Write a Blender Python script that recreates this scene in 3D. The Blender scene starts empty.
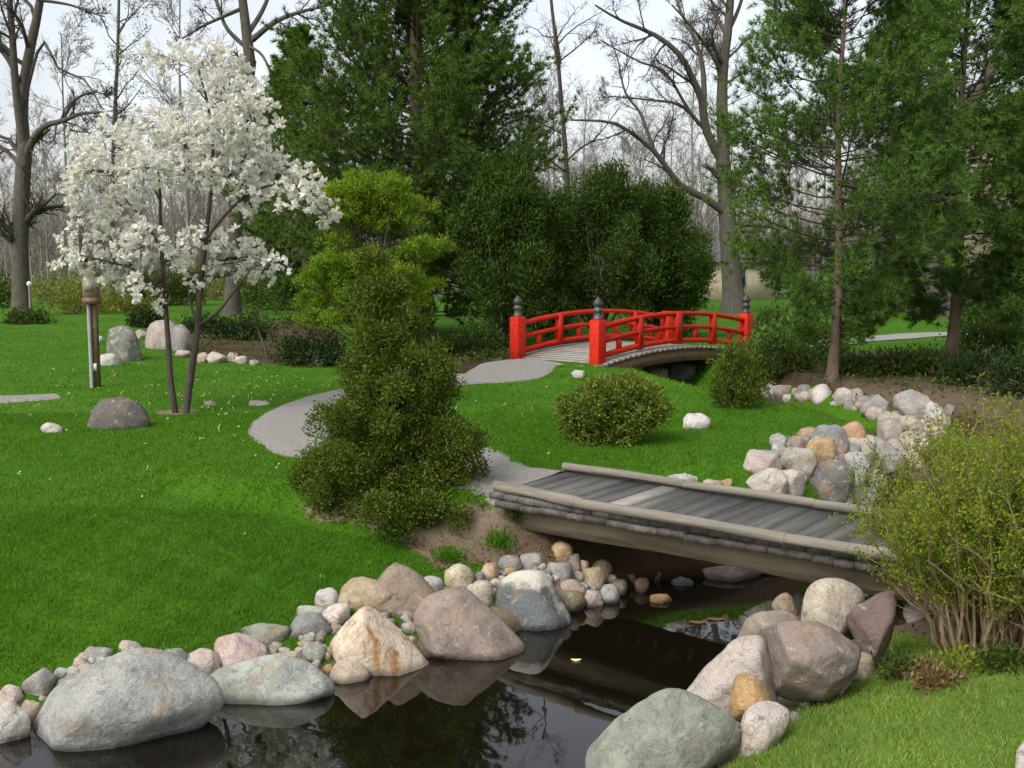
import bpy, bmesh, math, random
import numpy as np
from mathutils import Vector, noise as mnoise

R = math.radians
random.seed(7)
rng = np.random.default_rng(7)
S = bpy.context.scene
C = S.collection

# ---------------------------------------------------------------- camera
CAM = np.array([0.0, 0.0, 2.85])
FPX = 1024.0
HORIZON = 275.0
PITCH = math.atan((384 - HORIZON) / FPX)
cd = bpy.data.cameras.new('camera'); cam = bpy.data.objects.new('camera', cd); C.objects.link(cam)
cd.sensor_width = 36; cd.lens = 36; cd.clip_start = 0.05; cd.clip_end = 3000
cam.location = CAM; cam.rotation_euler = (math.pi / 2 - PITCH, 0, 0)
S.camera = cam

# ---------------------------------------------------------------- sky, sun, exposure
SUN_EL, SUN_AZ = 48, -140            # azimuth from +Y towards +X: behind the camera, to the left
W = bpy.data.worlds.new('World'); S.world = W; W.use_nodes = True
nt = W.node_tree; nt.nodes.clear()
out = nt.nodes.new('ShaderNodeOutputWorld'); bg = nt.nodes.new('ShaderNodeBackground')
sky = nt.nodes.new('ShaderNodeTexSky'); sky.sky_type = 'NISHITA'; sky.sun_disc = False
sky.sun_elevation = R(SUN_EL); sky.sun_rotation = R(SUN_AZ)
sky.air_density = 1.2; sky.dust_density = 3.0; sky.ozone_density = 1.0
hsv = nt.nodes.new('ShaderNodeHueSaturation'); hsv.inputs['Saturation'].default_value = 0.30
tc = nt.nodes.new('ShaderNodeTexCoord')
mp = nt.nodes.new('ShaderNodeMapping'); mp.inputs['Scale'].default_value = (1, 1, 2.4)
cn = nt.nodes.new('ShaderNodeTexNoise'); cn.inputs['Scale'].default_value = 2.2; cn.inputs['Detail'].default_value = 5
cr = nt.nodes.new('ShaderNodeMapRange'); cr.inputs['From Min'].default_value = .3; cr.inputs['From Max'].default_value = .7
cr.inputs['To Min'].default_value = 1.05; cr.inputs['To Max'].default_value = 1.55
vm = nt.nodes.new('ShaderNodeVectorMath'); vm.operation = 'SCALE'
nt.links.new(tc.outputs['Generated'], mp.inputs['Vector']); nt.links.new(mp.outputs[0], cn.inputs['Vector'])
nt.links.new(cn.outputs[0], cr.inputs['Value'])
nt.links.new(sky.outputs[0], hsv.inputs['Color']); nt.links.new(hsv.outputs[0], vm.inputs[0])
nt.links.new(cr.outputs[0], vm.inputs['Scale'])
nt.links.new(vm.outputs[0], bg.inputs['Color']); bg.inputs['Strength'].default_value = 0.15
nt.links.new(bg.outputs[0], out.inputs['Surface'])
sd = bpy.data.lights.new('sun', 'SUN'); sun = bpy.data.objects.new('sun', sd); C.objects.link(sun)
sd.energy = 1.5; sd.angle = R(20); sd.color = (1, .96, .89)
sdir = Vector((math.sin(R(SUN_AZ)) * math.cos(R(SUN_EL)), math.cos(R(SUN_AZ)) * math.cos(R(SUN_EL)), math.sin(R(SUN_EL))))
sun.rotation_euler = sdir.to_track_quat('Z', 'Y').to_euler()
S.view_settings.view_transform = 'Standard'; S.view_settings.look = 'None'
S.view_settings.exposure = 0.22; S.view_settings.gamma = 1.0; S.view_settings.use_curve_mapping = False
S.cycles.max_bounces = 6; S.cycles.diffuse_bounces = 3; S.cycles.glossy_bounces = 3
S.cycles.transmission_bounces = 3; S.cycles.transparent_max_bounces = 4

# ---------------------------------------------------------------- pixel helpers (only used to find where things stand)
FW = np.array([0, math.cos(PITCH), -math.sin(PITCH)]); UP = np.array([0, math.sin(PITCH), math.cos(PITCH)]); RT = np.array([1.0, 0, 0])
def ray(px, py): return FW + (px - 512) / FPX * RT - (py - 384) / FPX * UP
def at(px, py, z):
    d = ray(px, py); t = (z - CAM[2]) / d[2]; return CAM + t * d
def atY(px, py, Y):
    d = ray(px, py); return CAM + (Y / d[1]) * d

# ---------------------------------------------------------------- objects, tags
def tag(o, label, cat, group=None):
    o['label'] = label; o['category'] = cat
    if group: o['group'] = group
    return o
def kind(o, k): o['kind'] = k; return o
def thing(name, label, cat, loc=(0, 0, 0), group=None):
    o = bpy.data.objects.new(name, None); o.empty_display_size = .2; C.objects.link(o)
    o.location = loc; return tag(o, label, cat, group)
def np_mesh(name, V, F, mat, parent=None, smooth=False, F2=None, world=True):
    """F: (M,k) face array, F2 an optional second face array with another k. Vertices in world space."""
    V = np.asarray(V, dtype=np.float32)
    loc = np.zeros(3)
    q_ = parent
    while q_ is not None: loc = loc + np.array(q_.location); q_ = q_.parent
    me = bpy.data.meshes.new(name)
    me.vertices.add(len(V)); me.vertices.foreach_set('co', (V - loc).astype(np.float32).ravel())
    Fs = [np.asarray(f, dtype=np.int32) for f in (F, F2) if f is not None and len(f)]
    idx = np.concatenate([f.ravel() for f in Fs]); tot = np.concatenate([np.full(len(f), f.shape[1], np.int32) for f in Fs])
    me.loops.add(len(idx)); me.loops.foreach_set('vertex_index', idx)
    me.polygons.add(len(tot)); st = np.concatenate([[0], np.cumsum(tot)[:-1]]).astype(np.int32)
    me.polygons.foreach_set('loop_start', st); me.polygons.foreach_set('loop_total', tot)
    if smooth: me.polygons.foreach_set('use_smooth', np.ones(len(tot), bool))
    me.update(calc_edges=True); me.validate()
    if mat: me.materials.append(mat)
    o = bpy.data.objects.new(name, me); C.objects.link(o)
    if parent is not None: o.parent = parent
    return o
class Acc:
    def __init__(s): s.V = []; s.T = []; s.Q = []; s.n = 0
    def add(s, V, F):
        V = np.asarray(V, float).reshape(-1, 3); F = np.asarray(F, int) + s.n
        (s.T if F.shape[1] == 3 else s.Q).append(F); s.V.append(V); s.n += len(V)
    def build(s, name, mat, parent=None, smooth=False):
        V = np.concatenate(s.V); T = np.concatenate(s.T) if s.T else None; Q = np.concatenate(s.Q) if s.Q else None
        return np_mesh(name, V, Q if Q is not None else T, mat, parent, smooth, T if Q is not None else None)
    # shapes
    def box(s, c, ax, ay, az):
        """centre and three half-axis vectors"""
        c, ax, ay, az = [np.asarray(v, float) for v in (c, ax, ay, az)]
        V = [c + i * ax + j * ay + k * az for k in (-1, 1) for j in (-1, 1) for i in (-1, 1)]
        s.add(V, [(0, 2, 3, 1), (4, 5, 7, 6), (0, 1, 5, 4), (2, 6, 7, 3), (0, 4, 6, 2), (1, 3, 7, 5)])
    def sweep(s, P, side, w, h):
        """rectangular bar along P; side: horizontal vector across; w, h full sizes"""
        P = np.asarray(P, float); side = np.asarray(side, float); side = side / np.linalg.norm(side) * w / 2
        up = np.array([0, 0, h / 2]); K = len(P)
        V = np.stack([P - side - up, P + side - up, P + side + up, P - side + up], 1).reshape(-1, 3)
        F = [(i * 4 + j, i * 4 + (j + 1) % 4, i * 4 + 4 + (j + 1) % 4, i * 4 + 4 + j) for i in range(K - 1) for j in range(4)]
        F += [(3, 2, 1, 0), tuple(range(4 * K - 4, 4 * K))]
        s.add(V, F)
    def tube(s, P, Rr, sides=8, cap=True):
        P = np.asarray(P, float)[None]; Rr = np.asarray(Rr, float)[None]
        V, F = tubes(P, Rr, sides); n0 = s.n; s.add(V, F)
        if cap:
            K = P.shape[1]; c = len(V)
            for (k, flip) in ((0, 1), (K - 1, 0)):
                ring = np.arange(sides) + k * sides; ce = P[0, k]
                VV = np.vstack([V[ring], ce]); Fc = [((i + 1) % sides, i, sides) if flip else (i, (i + 1) % sides, sides) for i in range(sides)]
                s.add(VV, Fc)
    def lathe(s, base, prof, sides=16):
        """prof: (r, z) from the bottom up"""
        P = np.array([[base[0], base[1], base[2] + z] for r, z in prof]); a = np.arange(sides) / sides * 2 * math.pi
        V = np.concatenate([p + np.stack([np.cos(a) * r, np.sin(a) * r, a * 0], 1) for p, (r, z) in zip(P, prof)])
        F = [(i * sides + j, i * sides + (j + 1) % sides, (i + 1) * sides + (j + 1) % sides, (i + 1) * sides + j) for i in range(len(prof) - 1) for j in range(sides)]
        s.add(V, F)
def nrm(v): return v / np.maximum(np.linalg.norm(v, axis=-1, keepdims=True), 1e-9)
def tubes(P, Rr, sides):
    N, K, _ = P.shape
    T = nrm(np.gradient(P, axis=1)); T0 = nrm(P[:, -1] - P[:, 0])[:, None, :]
    ref = np.where(np.abs(T0[..., 2:3]) > .75, np.array([1.0, .13, 0]), np.array([0, 0, 1.0])); ref = np.broadcast_to(ref, T.shape)
    U = nrm(np.cross(T, ref)); Vv = np.cross(T, U)
    a = np.arange(sides) / sides * 2 * math.pi
    V = P[:, :, None, :] + Rr[:, :, None, None] * (np.cos(a)[None, None, :, None] * U[:, :, None, :] + np.sin(a)[None, None, :, None] * Vv[:, :, None, :])
    i = np.arange(N)[:, None, None] * K * sides; k = np.arange(K - 1)[None, :, None] * sides; j = np.arange(sides)[None, None, :]; j2 = (j + 1) % sides
    F = np.stack(np.broadcast_arrays(i + k + j, i + k + j2, i + k + sides + j2, i + k + sides + j), -1).reshape(-1, 4)
    return V.reshape(-1, 3), F
def kites(P, D, L, Wd, up=None):
    """leaf-shaped quads starting at P along D"""
    N = len(P); D = nrm(D); r = rng.normal(size=(N, 3)); Sd = nrm(np.cross(D, r))
    L = np.broadcast_to(L, N)[:, None]; Wd = np.broadcast_to(Wd, N)[:, None]
    V = np.stack([P, P + D * L * .5 + Sd * Wd * .5, P + D * L, P + D * L * .5 - Sd * Wd * .5], 1).reshape(-1, 3)
    return V, np.arange(4 * N).reshape(N, 4)
def needles(P, D, n, spread, L, w):
    N = len(P); Pn = np.repeat(P, n, 0); Dn = nrm(np.repeat(nrm(D), n, 0) + spread * rng.normal(size=(N * n, 3)))
    Ln = (L * rng.uniform(.7, 1.15, N * n))[:, None]
    Sd = nrm(np.cross(Dn, rng.normal(size=(N * n, 3)))) * w / 2
    V = np.stack([Pn - Sd, Pn + Sd, Pn + Dn * Ln], 1).reshape(-1, 3)
    return V, np.arange(3 * N * n).reshape(-1, 3)

# ---------------------------------------------------------------- materials
def new_mat(name):
    m = bpy.data.materials.new(name); m.use_nodes = True; n = m.node_tree.nodes; n.clear()
    o = n.new('ShaderNodeOutputMaterial'); return m, m.node_tree, o
def node(t, ty, **kw):
    n = t.nodes.new(ty)
    for k, v in kw.items():
        if k in n.inputs: n.inputs[k].default_value = v
        else: setattr(n, k, v)
    return n
def ramp(t, fac, stops):
    r = t.nodes.new('ShaderNodeValToRGB'); e = r.color_ramp.elements
    while len(e) < len(stops): e.new(.5)
    for el, (p, c) in zip(e, stops): el.position = p; el.color = (*c, 1) if len(c) == 3 else c
    t.links.new(fac, r.inputs[0]); return r.outputs[0]
def mixc(t, fac, a, b, mode='MIX'):
    m = t.nodes.new('ShaderNodeMix'); m.data_type = 'RGBA'; m.blend_type = mode
    for s, v in ((m.inputs['Factor'], fac), (m.inputs[6], a), (m.inputs[7], b)):
        if isinstance(v, bpy.types.NodeSocket): t.links.new(v, s)
        elif isinstance(v, (int, float)): s.default_value = v
        else: s.default_value = (*v, 1) if len(v) == 3 else v
    return m.outputs[2]
def leaf_mat(name, cols, trans=.3, nscale=1.2, rough=.6, tint=None, low=(.68, .74, .66)):
    m, t, o = new_mat(name)
    g = node(t, 'ShaderNodeNewGeometry'); tcn = node(t, 'ShaderNodeTexCoord')
    c = ramp(t, g.outputs['Random Per Island'], [(i / (len(cols) - 1), k) for i, k in enumerate(cols)])
    nz = node(t, 'ShaderNodeTexNoise', Scale=nscale, Detail=3.0); t.links.new(tcn.outputs['Object'], nz.inputs['Vector'])
    mr = node(t, 'ShaderNodeMapRange'); t.links.new(nz.outputs[0], mr.inputs['Value'])
    for k, v in (('From Min', .3), ('From Max', .7), ('To Min', 0.0), ('To Max', 1.0)): mr.inputs[k].default_value = v
    c2 = mixc(t, mr.outputs[0], mixc(t, 1.0, c, low, 'MULTIPLY'), mixc(t, 1.0, c, tint or (1.3, 1.22, 1.0), 'MULTIPLY'))
    d = node(t, 'ShaderNodeBsdfDiffuse'); tr = node(t, 'ShaderNodeBsdfTranslucent'); gl = node(t, 'ShaderNodeBsdfGlossy', Roughness=rough)
    gl.inputs[0].default_value = (.9, .95, .9, 1)
    t.links.new(c2, d.inputs[0]); t.links.new(c2, tr.inputs[0])
    mx = node(t, 'ShaderNodeMixShader', Fac=trans); t.links.new(d.outputs[0], mx.inputs[1]); t.links.new(tr.outputs[0], mx.inputs[2])
    m2 = node(t, 'ShaderNodeMixShader', Fac=.012); t.links.new(mx.outputs[0], m2.inputs[1]); t.links.new(gl.outputs[0], m2.inputs[2])
    t.links.new(m2.outputs[0], o.inputs[0]); return m
def rough_mat(name, c1, c2, scale=8, rough=.8, bump=.3, stretch=(1, 1, 1), c3=None, island=0.0, bscale=None, spec=.3, rot=None):
    m, t, o = new_mat(name); b = node(t, 'ShaderNodeBsdfPrincipled', Roughness=rough); b.inputs['Specular IOR Level'].default_value = spec
    tcn = node(t, 'ShaderNodeTexCoord'); mpn = node(t, 'ShaderNodeMapping'); mpn.inputs['Scale'].default_value = stretch
    if rot is not None: mpn.vector_type = 'TEXTURE'; mpn.inputs['Rotation'].default_value = (0, 0, rot)
    t.links.new(tcn.outputs['Object'], mpn.inputs['Vector'])
    nz = node(t, 'ShaderNodeTexNoise', Scale=float(scale), Detail=6.0, Roughness=.65); t.links.new(mpn.outputs[0], nz.inputs['Vector'])
    st = [(.3, c1), (.7, c2)] if c3 is None else [(.28, c1), (.5, c2), (.72, c3)]
    c = ramp(t, nz.outputs[0], st)
    if island:
        g = node(t, 'ShaderNodeNewGeometry'); mr = node(t, 'ShaderNodeMapRange'); t.links.new(g.outputs['Random Per Island'], mr.inputs['Value'])
        mr.inputs['To Min'].default_value = 1 - island; mr.inputs['To Max'].default_value = 1 + island
        vs = node(t, 'ShaderNodeVectorMath', operation='SCALE'); t.links.new(c, vs.inputs[0]); t.links.new(mr.outputs[0], vs.inputs['Scale']); c = vs.outputs[0]
    t.links.new(c, b.inputs['Base Color'])
    n2 = node(t, 'ShaderNodeTexNoise', Scale=float(bscale or scale * 3), Detail=5.0); t.links.new(mpn.outputs[0], n2.inputs['Vector'])
    bp = node(t, 'ShaderNodeBump', Strength=bump, Distance=.02); t.links.new(n2.outputs[0], bp.inputs['Height']); t.links.new(bp.outputs[0], b.inputs['Normal'])
    t.links.new(b.outputs[0], o.inputs[0]); return m

def stone_mat(name, patch=None, pthr=.6, pscale=2.0, streak=False, crack=.35, wet=True, spk=1.0):
    """base colour comes from the object's own colour; patch: (colour) mineral or rust stain"""
    m, t, o = new_mat(name); b = node(t, 'ShaderNodeBsdfPrincipled', Roughness=.82); b.inputs['Specular IOR Level'].default_value = .25
    oi = node(t, 'ShaderNodeObjectInfo'); tcn = node(t, 'ShaderNodeTexCoord')
    add = node(t, 'ShaderNodeVectorMath', operation='MULTIPLY_ADD'); t.links.new(oi.outputs['Random'], add.inputs[0]); add.inputs[1].default_value = (37, 51, 23); t.links.new(tcn.outputs['Object'], add.inputs[2])
    P = add.outputs[0]
    n1 = node(t, 'ShaderNodeTexNoise', Scale=3.0, Detail=8.0, Roughness=.7); t.links.new(P, n1.inputs['Vector'])
    c = mixc(t, 1.0, oi.outputs['Color'], ramp(t, n1.outputs[0], [(.28, (.55, .55, .56)), (.5, (.98, .96, .94)), (.75, (1.35, 1.3, 1.22))]), 'MULTIPLY')
    n2 = node(t, 'ShaderNodeTexNoise', Scale=120.0, Detail=3.0); t.links.new(P, n2.inputs['Vector'])
    c = mixc(t, .6 * spk, c, ramp(t, n2.outputs[0], [(.34, (.5, .5, .52)), (.46, (.98, .98, .98)), (.58, (1, 1, 1)), (.7, (1.4, 1.38, 1.34))]), 'MULTIPLY')
    n4 = node(t, 'ShaderNodeTexNoise', Scale=5.0, Detail=5.0); t.links.new(P, n4.inputs['Vector'])
    c = mixc(t, ramp(t, n4.outputs[0], [(.58, (0, 0, 0)), (.64, (.4, .4, .4))]), c, (.34, .22, .11))
    n6 = node(t, 'ShaderNodeTexNoise', Scale=13.0, Detail=7.0, Roughness=.7); t.links.new(P, n6.inputs['Vector'])
    c = mixc(t, ramp(t, n6.outputs[0], [(.58, (0, 0, 0)), (.62, (.42, .42, .42))]), c, (.50, .49, .43))
    c = mixc(t, ramp(t, n6.outputs[0], [(.36, (.5, .5, .5)), (.41, (0, 0, 0))]), c, (.10, .09, .075))
    n7 = node(t, 'ShaderNodeTexNoise', Scale=2.6, Detail=9.0, Roughness=.6, Distortion=1.6); t.links.new(P, n7.inputs['Vector'])
    c = mixc(t, ramp(t, n7.outputs[0], [(.485, (0, 0, 0)), (.5, (.55, .55, .55)), (.515, (0, 0, 0))]), c, (.16, .13, .10))
    if patch:
        mp_ = node(t, 'ShaderNodeMapping'); t.links.new(P, mp_.inputs['Vector']); mp_.inputs['Scale'].default_value = (5, 5, .9) if streak else (1, 1, 1)
        n3 = node(t, 'ShaderNodeTexNoise', Scale=pscale, Detail=5.0); t.links.new(mp_.outputs[0], n3.inputs['Vector'])
        c = mixc(t, ramp(t, n3.outputs[0], [(pthr, (0, 0, 0)), (pthr + .09, (.9, .9, .9))]), c, patch)
    if name == 'stone_with_quartz':
        so = node(t, 'ShaderNodeSeparateXYZ'); t.links.new(tcn.outputs['Object'], so.inputs[0]); nq = node(t, 'ShaderNodeTexNoise', Scale=9.0, Detail=6.0); t.links.new(P, nq.inputs['Vector'])
        def ma(op, x_, y_):
            k_ = node(t, 'ShaderNodeMath', operation=op)
            for i_, v_ in enumerate((x_, y_)):
                if isinstance(v_, float): k_.inputs[i_].default_value = v_
                else: t.links.new(v_, k_.inputs[i_])
            return k_.outputs[0]
        e1 = ma('ADD', ma('MULTIPLY', so.outputs['X'], 1.05), ma('MULTIPLY', so.outputs['Z'], .55)); e2 = ma('MULTIPLY', so.outputs['Z'], 1.35); ee = ma('ADD', ma('MAXIMUM', e1, e2), ma('MULTIPLY', nq.outputs[0], .30))
        c = mixc(t, ramp(t, ee, [(.40, (0, 0, 0)), (.46, (1, 1, 1))]), c, (.56, .52, .44))
    if wet:
        g = node(t, 'ShaderNodeNewGeometry'); sx = node(t, 'ShaderNodeSeparateXYZ'); t.links.new(g.outputs['Position'], sx.inputs[0])
        mr = node(t, 'ShaderNodeMapRange'); t.links.new(sx.outputs['Z'], mr.inputs['Value'])
        for k, v in (('From Min', .015), ('From Max', .06), ('To Min', .4), ('To Max', 1.0)): mr.inputs[k].default_value = v
        vs = node(t, 'ShaderNodeVectorMath', operation='SCALE'); t.links.new(c, vs.inputs[0]); t.links.new(mr.outputs[0], vs.inputs['Scale']); c = vs.outputs[0]
    t.links.new(c, b.inputs['Base Color'])
    vo = node(t, 'ShaderNodeTexVoronoi', Scale=2.2, feature='DISTANCE_TO_EDGE'); nv = node(t, 'ShaderNodeTexNoise', Scale=4.0, Detail=4.0); t.links.new(P, nv.inputs['Vector'])
    av = node(t, 'ShaderNodeVectorMath', operation='MULTIPLY_ADD'); t.links.new(nv.outputs['Color'], av.inputs[0]); av.inputs[1].default_value = (.35, .35, .35); t.links.new(P, av.inputs[2]); t.links.new(av.outputs[0], vo.inputs['Vector'])
    ck = ramp(t, vo.outputs['Distance'], [(0, (0, 0, 0)), (.025, (1, 1, 1))])
    b0 = node(t, 'ShaderNodeBump', Strength=crack, Distance=.01); t.links.new(ck, b0.inputs['Height'])
    c_ = None
    n5 = node(t, 'ShaderNodeTexNoise', Scale=22.0, Detail=8.0, Roughness=.7); t.links.new(P, n5.inputs['Vector'])
    n8 = node(t, 'ShaderNodeTexNoise', Scale=6.0, Detail=5.0, Distortion=.8); t.links.new(P, n8.inputs['Vector']); b01 = node(t, 'ShaderNodeBump', Strength=.5, Distance=.06); t.links.new(n8.outputs[0], b01.inputs['Height']); t.links.new(b0.outputs[0], b01.inputs['Normal']); b0 = b01
    b1 = node(t, 'ShaderNodeBump', Strength=.85, Distance=.025); t.links.new(n5.outputs[0], b1.inputs['Height']); t.links.new(b0.outputs[0], b1.inputs['Normal'])
    t.links.new(b1.outputs[0], b.inputs['Normal']); t.links.new(b.outputs[0], o.inputs[0]); return m

M = {}
M['stone'] = stone_mat('stone')
M['granite'] = stone_mat('granite_boulder', patch=(.30, .17, .07), pthr=.64, pscale=1.3, crack=.08, spk=1.25)
M['quartz'] = stone_mat('stone_with_quartz', patch=(.22, .22, .2), pthr=.60, pscale=2.2, crack=.1)
M['rusty'] = stone_mat('stone_with_rust_streaks', patch=(.36, .17, .05), pthr=.56, pscale=1.6, streak=True, crack=.15, spk=.5)
M['slab'] = stone_mat('smooth_slab', patch=(.33, .21, .12), pthr=.61, pscale=1.8, crack=.12, spk=.35)
M['lichen'] = stone_mat('lichen_stone', patch=(.30, .31, .24), pthr=.53, pscale=8.0, crack=.12, spk=1.2)
M['bark'] = rough_mat('bark_grey', (.062, .052, .042), (.135, .115, .095), 14, .95, .6, (1, 1, .25))
M['bark_dark'] = rough_mat('bark_dark', (.045, .035, .03), (.10, .08, .065), 14, .95, .6, (1, 1, .25))
M['bark_pine'] = rough_mat('bark_pine', (.10, .075, .055), (.24, .17, .12), 10, .95, .7, (1, 1, .35))
M['twig'] = rough_mat('twig_bark', (.05, .042, .036), (.10, .084, .07), 6, .95, .1)
M['farbark'] = rough_mat('haze_tinted_bark', (.17, .15, .13), (.27, .24, .21), 5, .95, .1)  # bark lightened and greyed to stand in for distance haze
M['stem'] = rough_mat('tan_stem', (.20, .14, .08), (.36, .27, .16), 20, .9, .2)
M['pine'] = leaf_mat('pine_needles', [(.055, .12, .026), (.10, .19, .036), (.17, .27, .055)], .25, .9)
M['pine_d'] = leaf_mat('dark_pine_needles', [(.050, .105, .02), (.090, .165, .026), (.16, .24, .04)], .25, .5)
M['yew'] = leaf_mat('yew_leaves', [(.022, .054, .010), (.044, .092, .013), (.11, .16, .022)], .25, .8)
M['gold'] = leaf_mat('golden_needles', [(.10, .17, .012), (.16, .26, .018), (.28, .38, .03)], .35, 1.6)
M['juniper'] = leaf_mat('juniper_leaves', [(.040, .078, .009), (.070, .118, .012), (.12, .175, .018), (.155, .17, .028)], .3, 2.2)
M['boxw'] = leaf_mat('box_leaves', [(.085, .13, .018), (.14, .20, .028), (.25, .30, .055)], .35, 5.0)
M['willow'] = leaf_mat('fresh_leaves', [(.12, .17, .012), (.20, .27, .018), (.32, .36, .04)], .45, 3.0)
M['spring'] = leaf_mat('spring_leaves', [(.12, .16, .02), (.19, .24, .03), (.30, .30, .06)], .4, 1.0)
M['under'] = leaf_mat('undergrowth_leaves', [(.030, .065, .014), (.060, .11, .02), (.12, .12, .03)], .3, 1.2)
M['darkleaf'] = leaf_mat('dark_leaves', [(.014, .032, .010), (.028, .055, .014), (.05, .075, .02)], .2, 1.2)
M['deadleaf'] = leaf_mat('dead_leaves', [(.12, .07, .035), (.20, .12, .06), (.28, .19, .11)], .2, 3)
M['redleaf'] = leaf_mat('rusty_leaves', [(.16, .05, .02), (.24, .09, .035), (.20, .12, .05)], .2, 2)
M['petal'] = leaf_mat('white_petals', [(.80, .77, .70), (.86, .84, .78), (.88, .87, .83)], .42, 1.5, tint=(1.03, 1.03, 1.02), low=(.95, .93, .90))
M['blade'] = leaf_mat('grass_blades', [(.046, .165, .005), (.072, .21, .008), (.13, .27, .018)], .4, .55, tint=(1.35, 1.14, 1.1), low=(.92, .94, .92))
M['blade_dry'] = leaf_mat('sparse_grass_blades', [(.085, .20, .014), (.15, .28, .035), (.26, .36, .075), (.32, .30, .12)], .35, .8)
M['fleck'] = leaf_mat('fallen_petals', [(.75, .72, .6), (.7, .62, .25), (.8, .78, .7)], .1, 1)
M['path'] = rough_mat('gravel_path', (.17, .158, .142), (.40, .375, .345), 38, .95, .9, c3=None, bscale=90)
M['farpath'] = rough_mat('pale_path', (.24, .23, .215), (.33, .32, .30), 3, .95, .2)
M['plank'] = rough_mat('weathered_planks', (.058, .056, .052), (.155, .147, .135), 9, .9, .6, (1, 12, 1), island=.3, bscale=26, rot=-.66)
M['plank_pale'] = rough_mat('pale_planks', (.24, .225, .20), (.36, .335, .30), 5, .9, .4, island=.15, bscale=30)
M['log'] = rough_mat('weathered_log', (.105, .093, .075), (.30, .27, .215), 9, .9, .8, (12, 1, 1), bscale=22, rot=-.66)
M['beam'] = rough_mat('mossy_beam', (.075, .062, .038), (.16, .135, .085), 5, .95, .7, (7, 1, 1), c3=(.24, .20, .13), rot=-.66)
M['endgrain'] = rough_mat('plank_ends', (.045, .038, .032), (.15, .13, .11), 14, .95, .6, island=.3)
M['red'] = rough_mat('red_paint', (.42, .018, .009), (.76, .032, .010), 14, .5, .3, spec=.2)
M['bronze'] = rough_mat('dark_bronze', (.035, .03, .028), (.075, .065, .06), 20, .5, .1, spec=.5)
M['pewter'] = rough_mat('worn_bronze', (.05, .045, .04), (.12, .11, .10), 20, .45, .1, spec=.5)
M['brownwood'] = rough_mat('brown_wood', (.14, .085, .05), (.24, .15, .09), 8, .8, .2)
M['greywood'] = rough_mat('grey_wood', (.20, .165, .13), (.30, .25, .20), 8, .85, .3)
M['darkwood'] = rough_mat('dark_wood', (.05, .04, .033), (.09, .075, .06), 8, .85, .3)
M['steel'] = rough_mat('galvanised_steel', (.30, .31, .31), (.42, .43, .43), 8, .5, .05, spec=.5)
M['white'] = rough_mat('white_paint', (.7, .7, .68), (.8, .8, .78), 8, .6, .05)
M['beige'] = rough_mat('beige_siding', (.42, .35, .25), (.52, .44, .33), 2, .9, .1)
M['roof'] = rough_mat('grey_shingles', (.10, .095, .09), (.17, .16, .15), 8, .9, .3)
M['glass'] = rough_mat('window_glass', (.03, .035, .04), (.05, .055, .06), 3, .08, .0, spec=.6)

# ---------------------------------------------------------------- the ground
BANK_L = [(-9, 3.0), (-5.5, 5.4), (-3.5, 6.25), (-2.4, 6.35), (-1.95, 6.7), (-1.25, 7.0), (-.55, 7.45), (.1, 8.0), (.57, 8.6), (.87, 8.95), (1.3, 9.35),
          (2.2, 9.5), (3.2, 9.95), (4.4, 11.3), (5.3, 13.4), (4.9, 15.5), (3.8, 18.0), (3.2, 20.6), (2.6, 23.0), (.2, 26.6), (-3.0, 28.2), (-7, 29)]
BANK_R = [(-7, 30.4), (-2.5, 29.8), (1.4, 28.2), (3.9, 24.8), (4.7, 21), (5.3, 18.4), (6.5, 15.8), (6.9, 13.2), (6.2, 10.9), (4.8, 9.3), (3.6, 8.4), (2.7, 7.7),
          (2.0, 7.1), (1.5, 6.5), (.95, 5.8), (.4, 5.1), (-.1, 4.0), (-.8, 2.4), (-4, .6), (-9, -1)]
ZD = .86
na, nb = at(487, 489, ZD), at(866, 551, ZD); fa, fb = at(563, 468, ZD), at(870, 513, ZD)
dn = nrm((nb - na)[None])[0]; wv = fb - nb; wv = wv - (wv @ dn) * dn; wid = np.linalg.norm(wv); wn = wv / wid; A0 = na + dn * .10
POND = np.array(BANK_L + BANK_R)
def inside(poly, x, y):
    poly = np.asarray(poly); c = np.zeros(x.shape, bool); n = len(poly)
    for i in range(n):
        x1, y1 = poly[i]; x2, y2 = poly[(i + 1) % n]
        cond = ((y1 > y) != (y2 > y)) & (x < (x2 - x1) * (y - y1) / (y2 - y1 + 1e-12) + x1); c ^= cond
    return c
def pdist(poly, x, y, closed=True):
    poly = np.asarray(poly); d = np.full(x.shape, 1e9); n = len(poly)
    for i in range(n if closed else n - 1):
        a = poly[i]; b = poly[(i + 1) % n]; ab = b - a; t = np.clip(((x - a[0]) * ab[0] + (y - a[1]) * ab[1]) / (ab @ ab), 0, 1)
        d = np.minimum(d, np.hypot(x - a[0] - t * ab[0], y - a[1] - t * ab[1]))
    return d
def sdist(x, y): d = pdist(POND, x, y); return np.where(inside(POND, x, y), -d, d)
def sst(a, b, v): t = np.clip((v - a) / (b - a), 0, 1); return t * t * (3 - 2 * t)
def wob(x, y): return np.sin(x * .9 + 1.3) * np.cos(y * .7 - .4) * .5 + np.sin(x * 2.1 - y * 1.7) * .25
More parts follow.
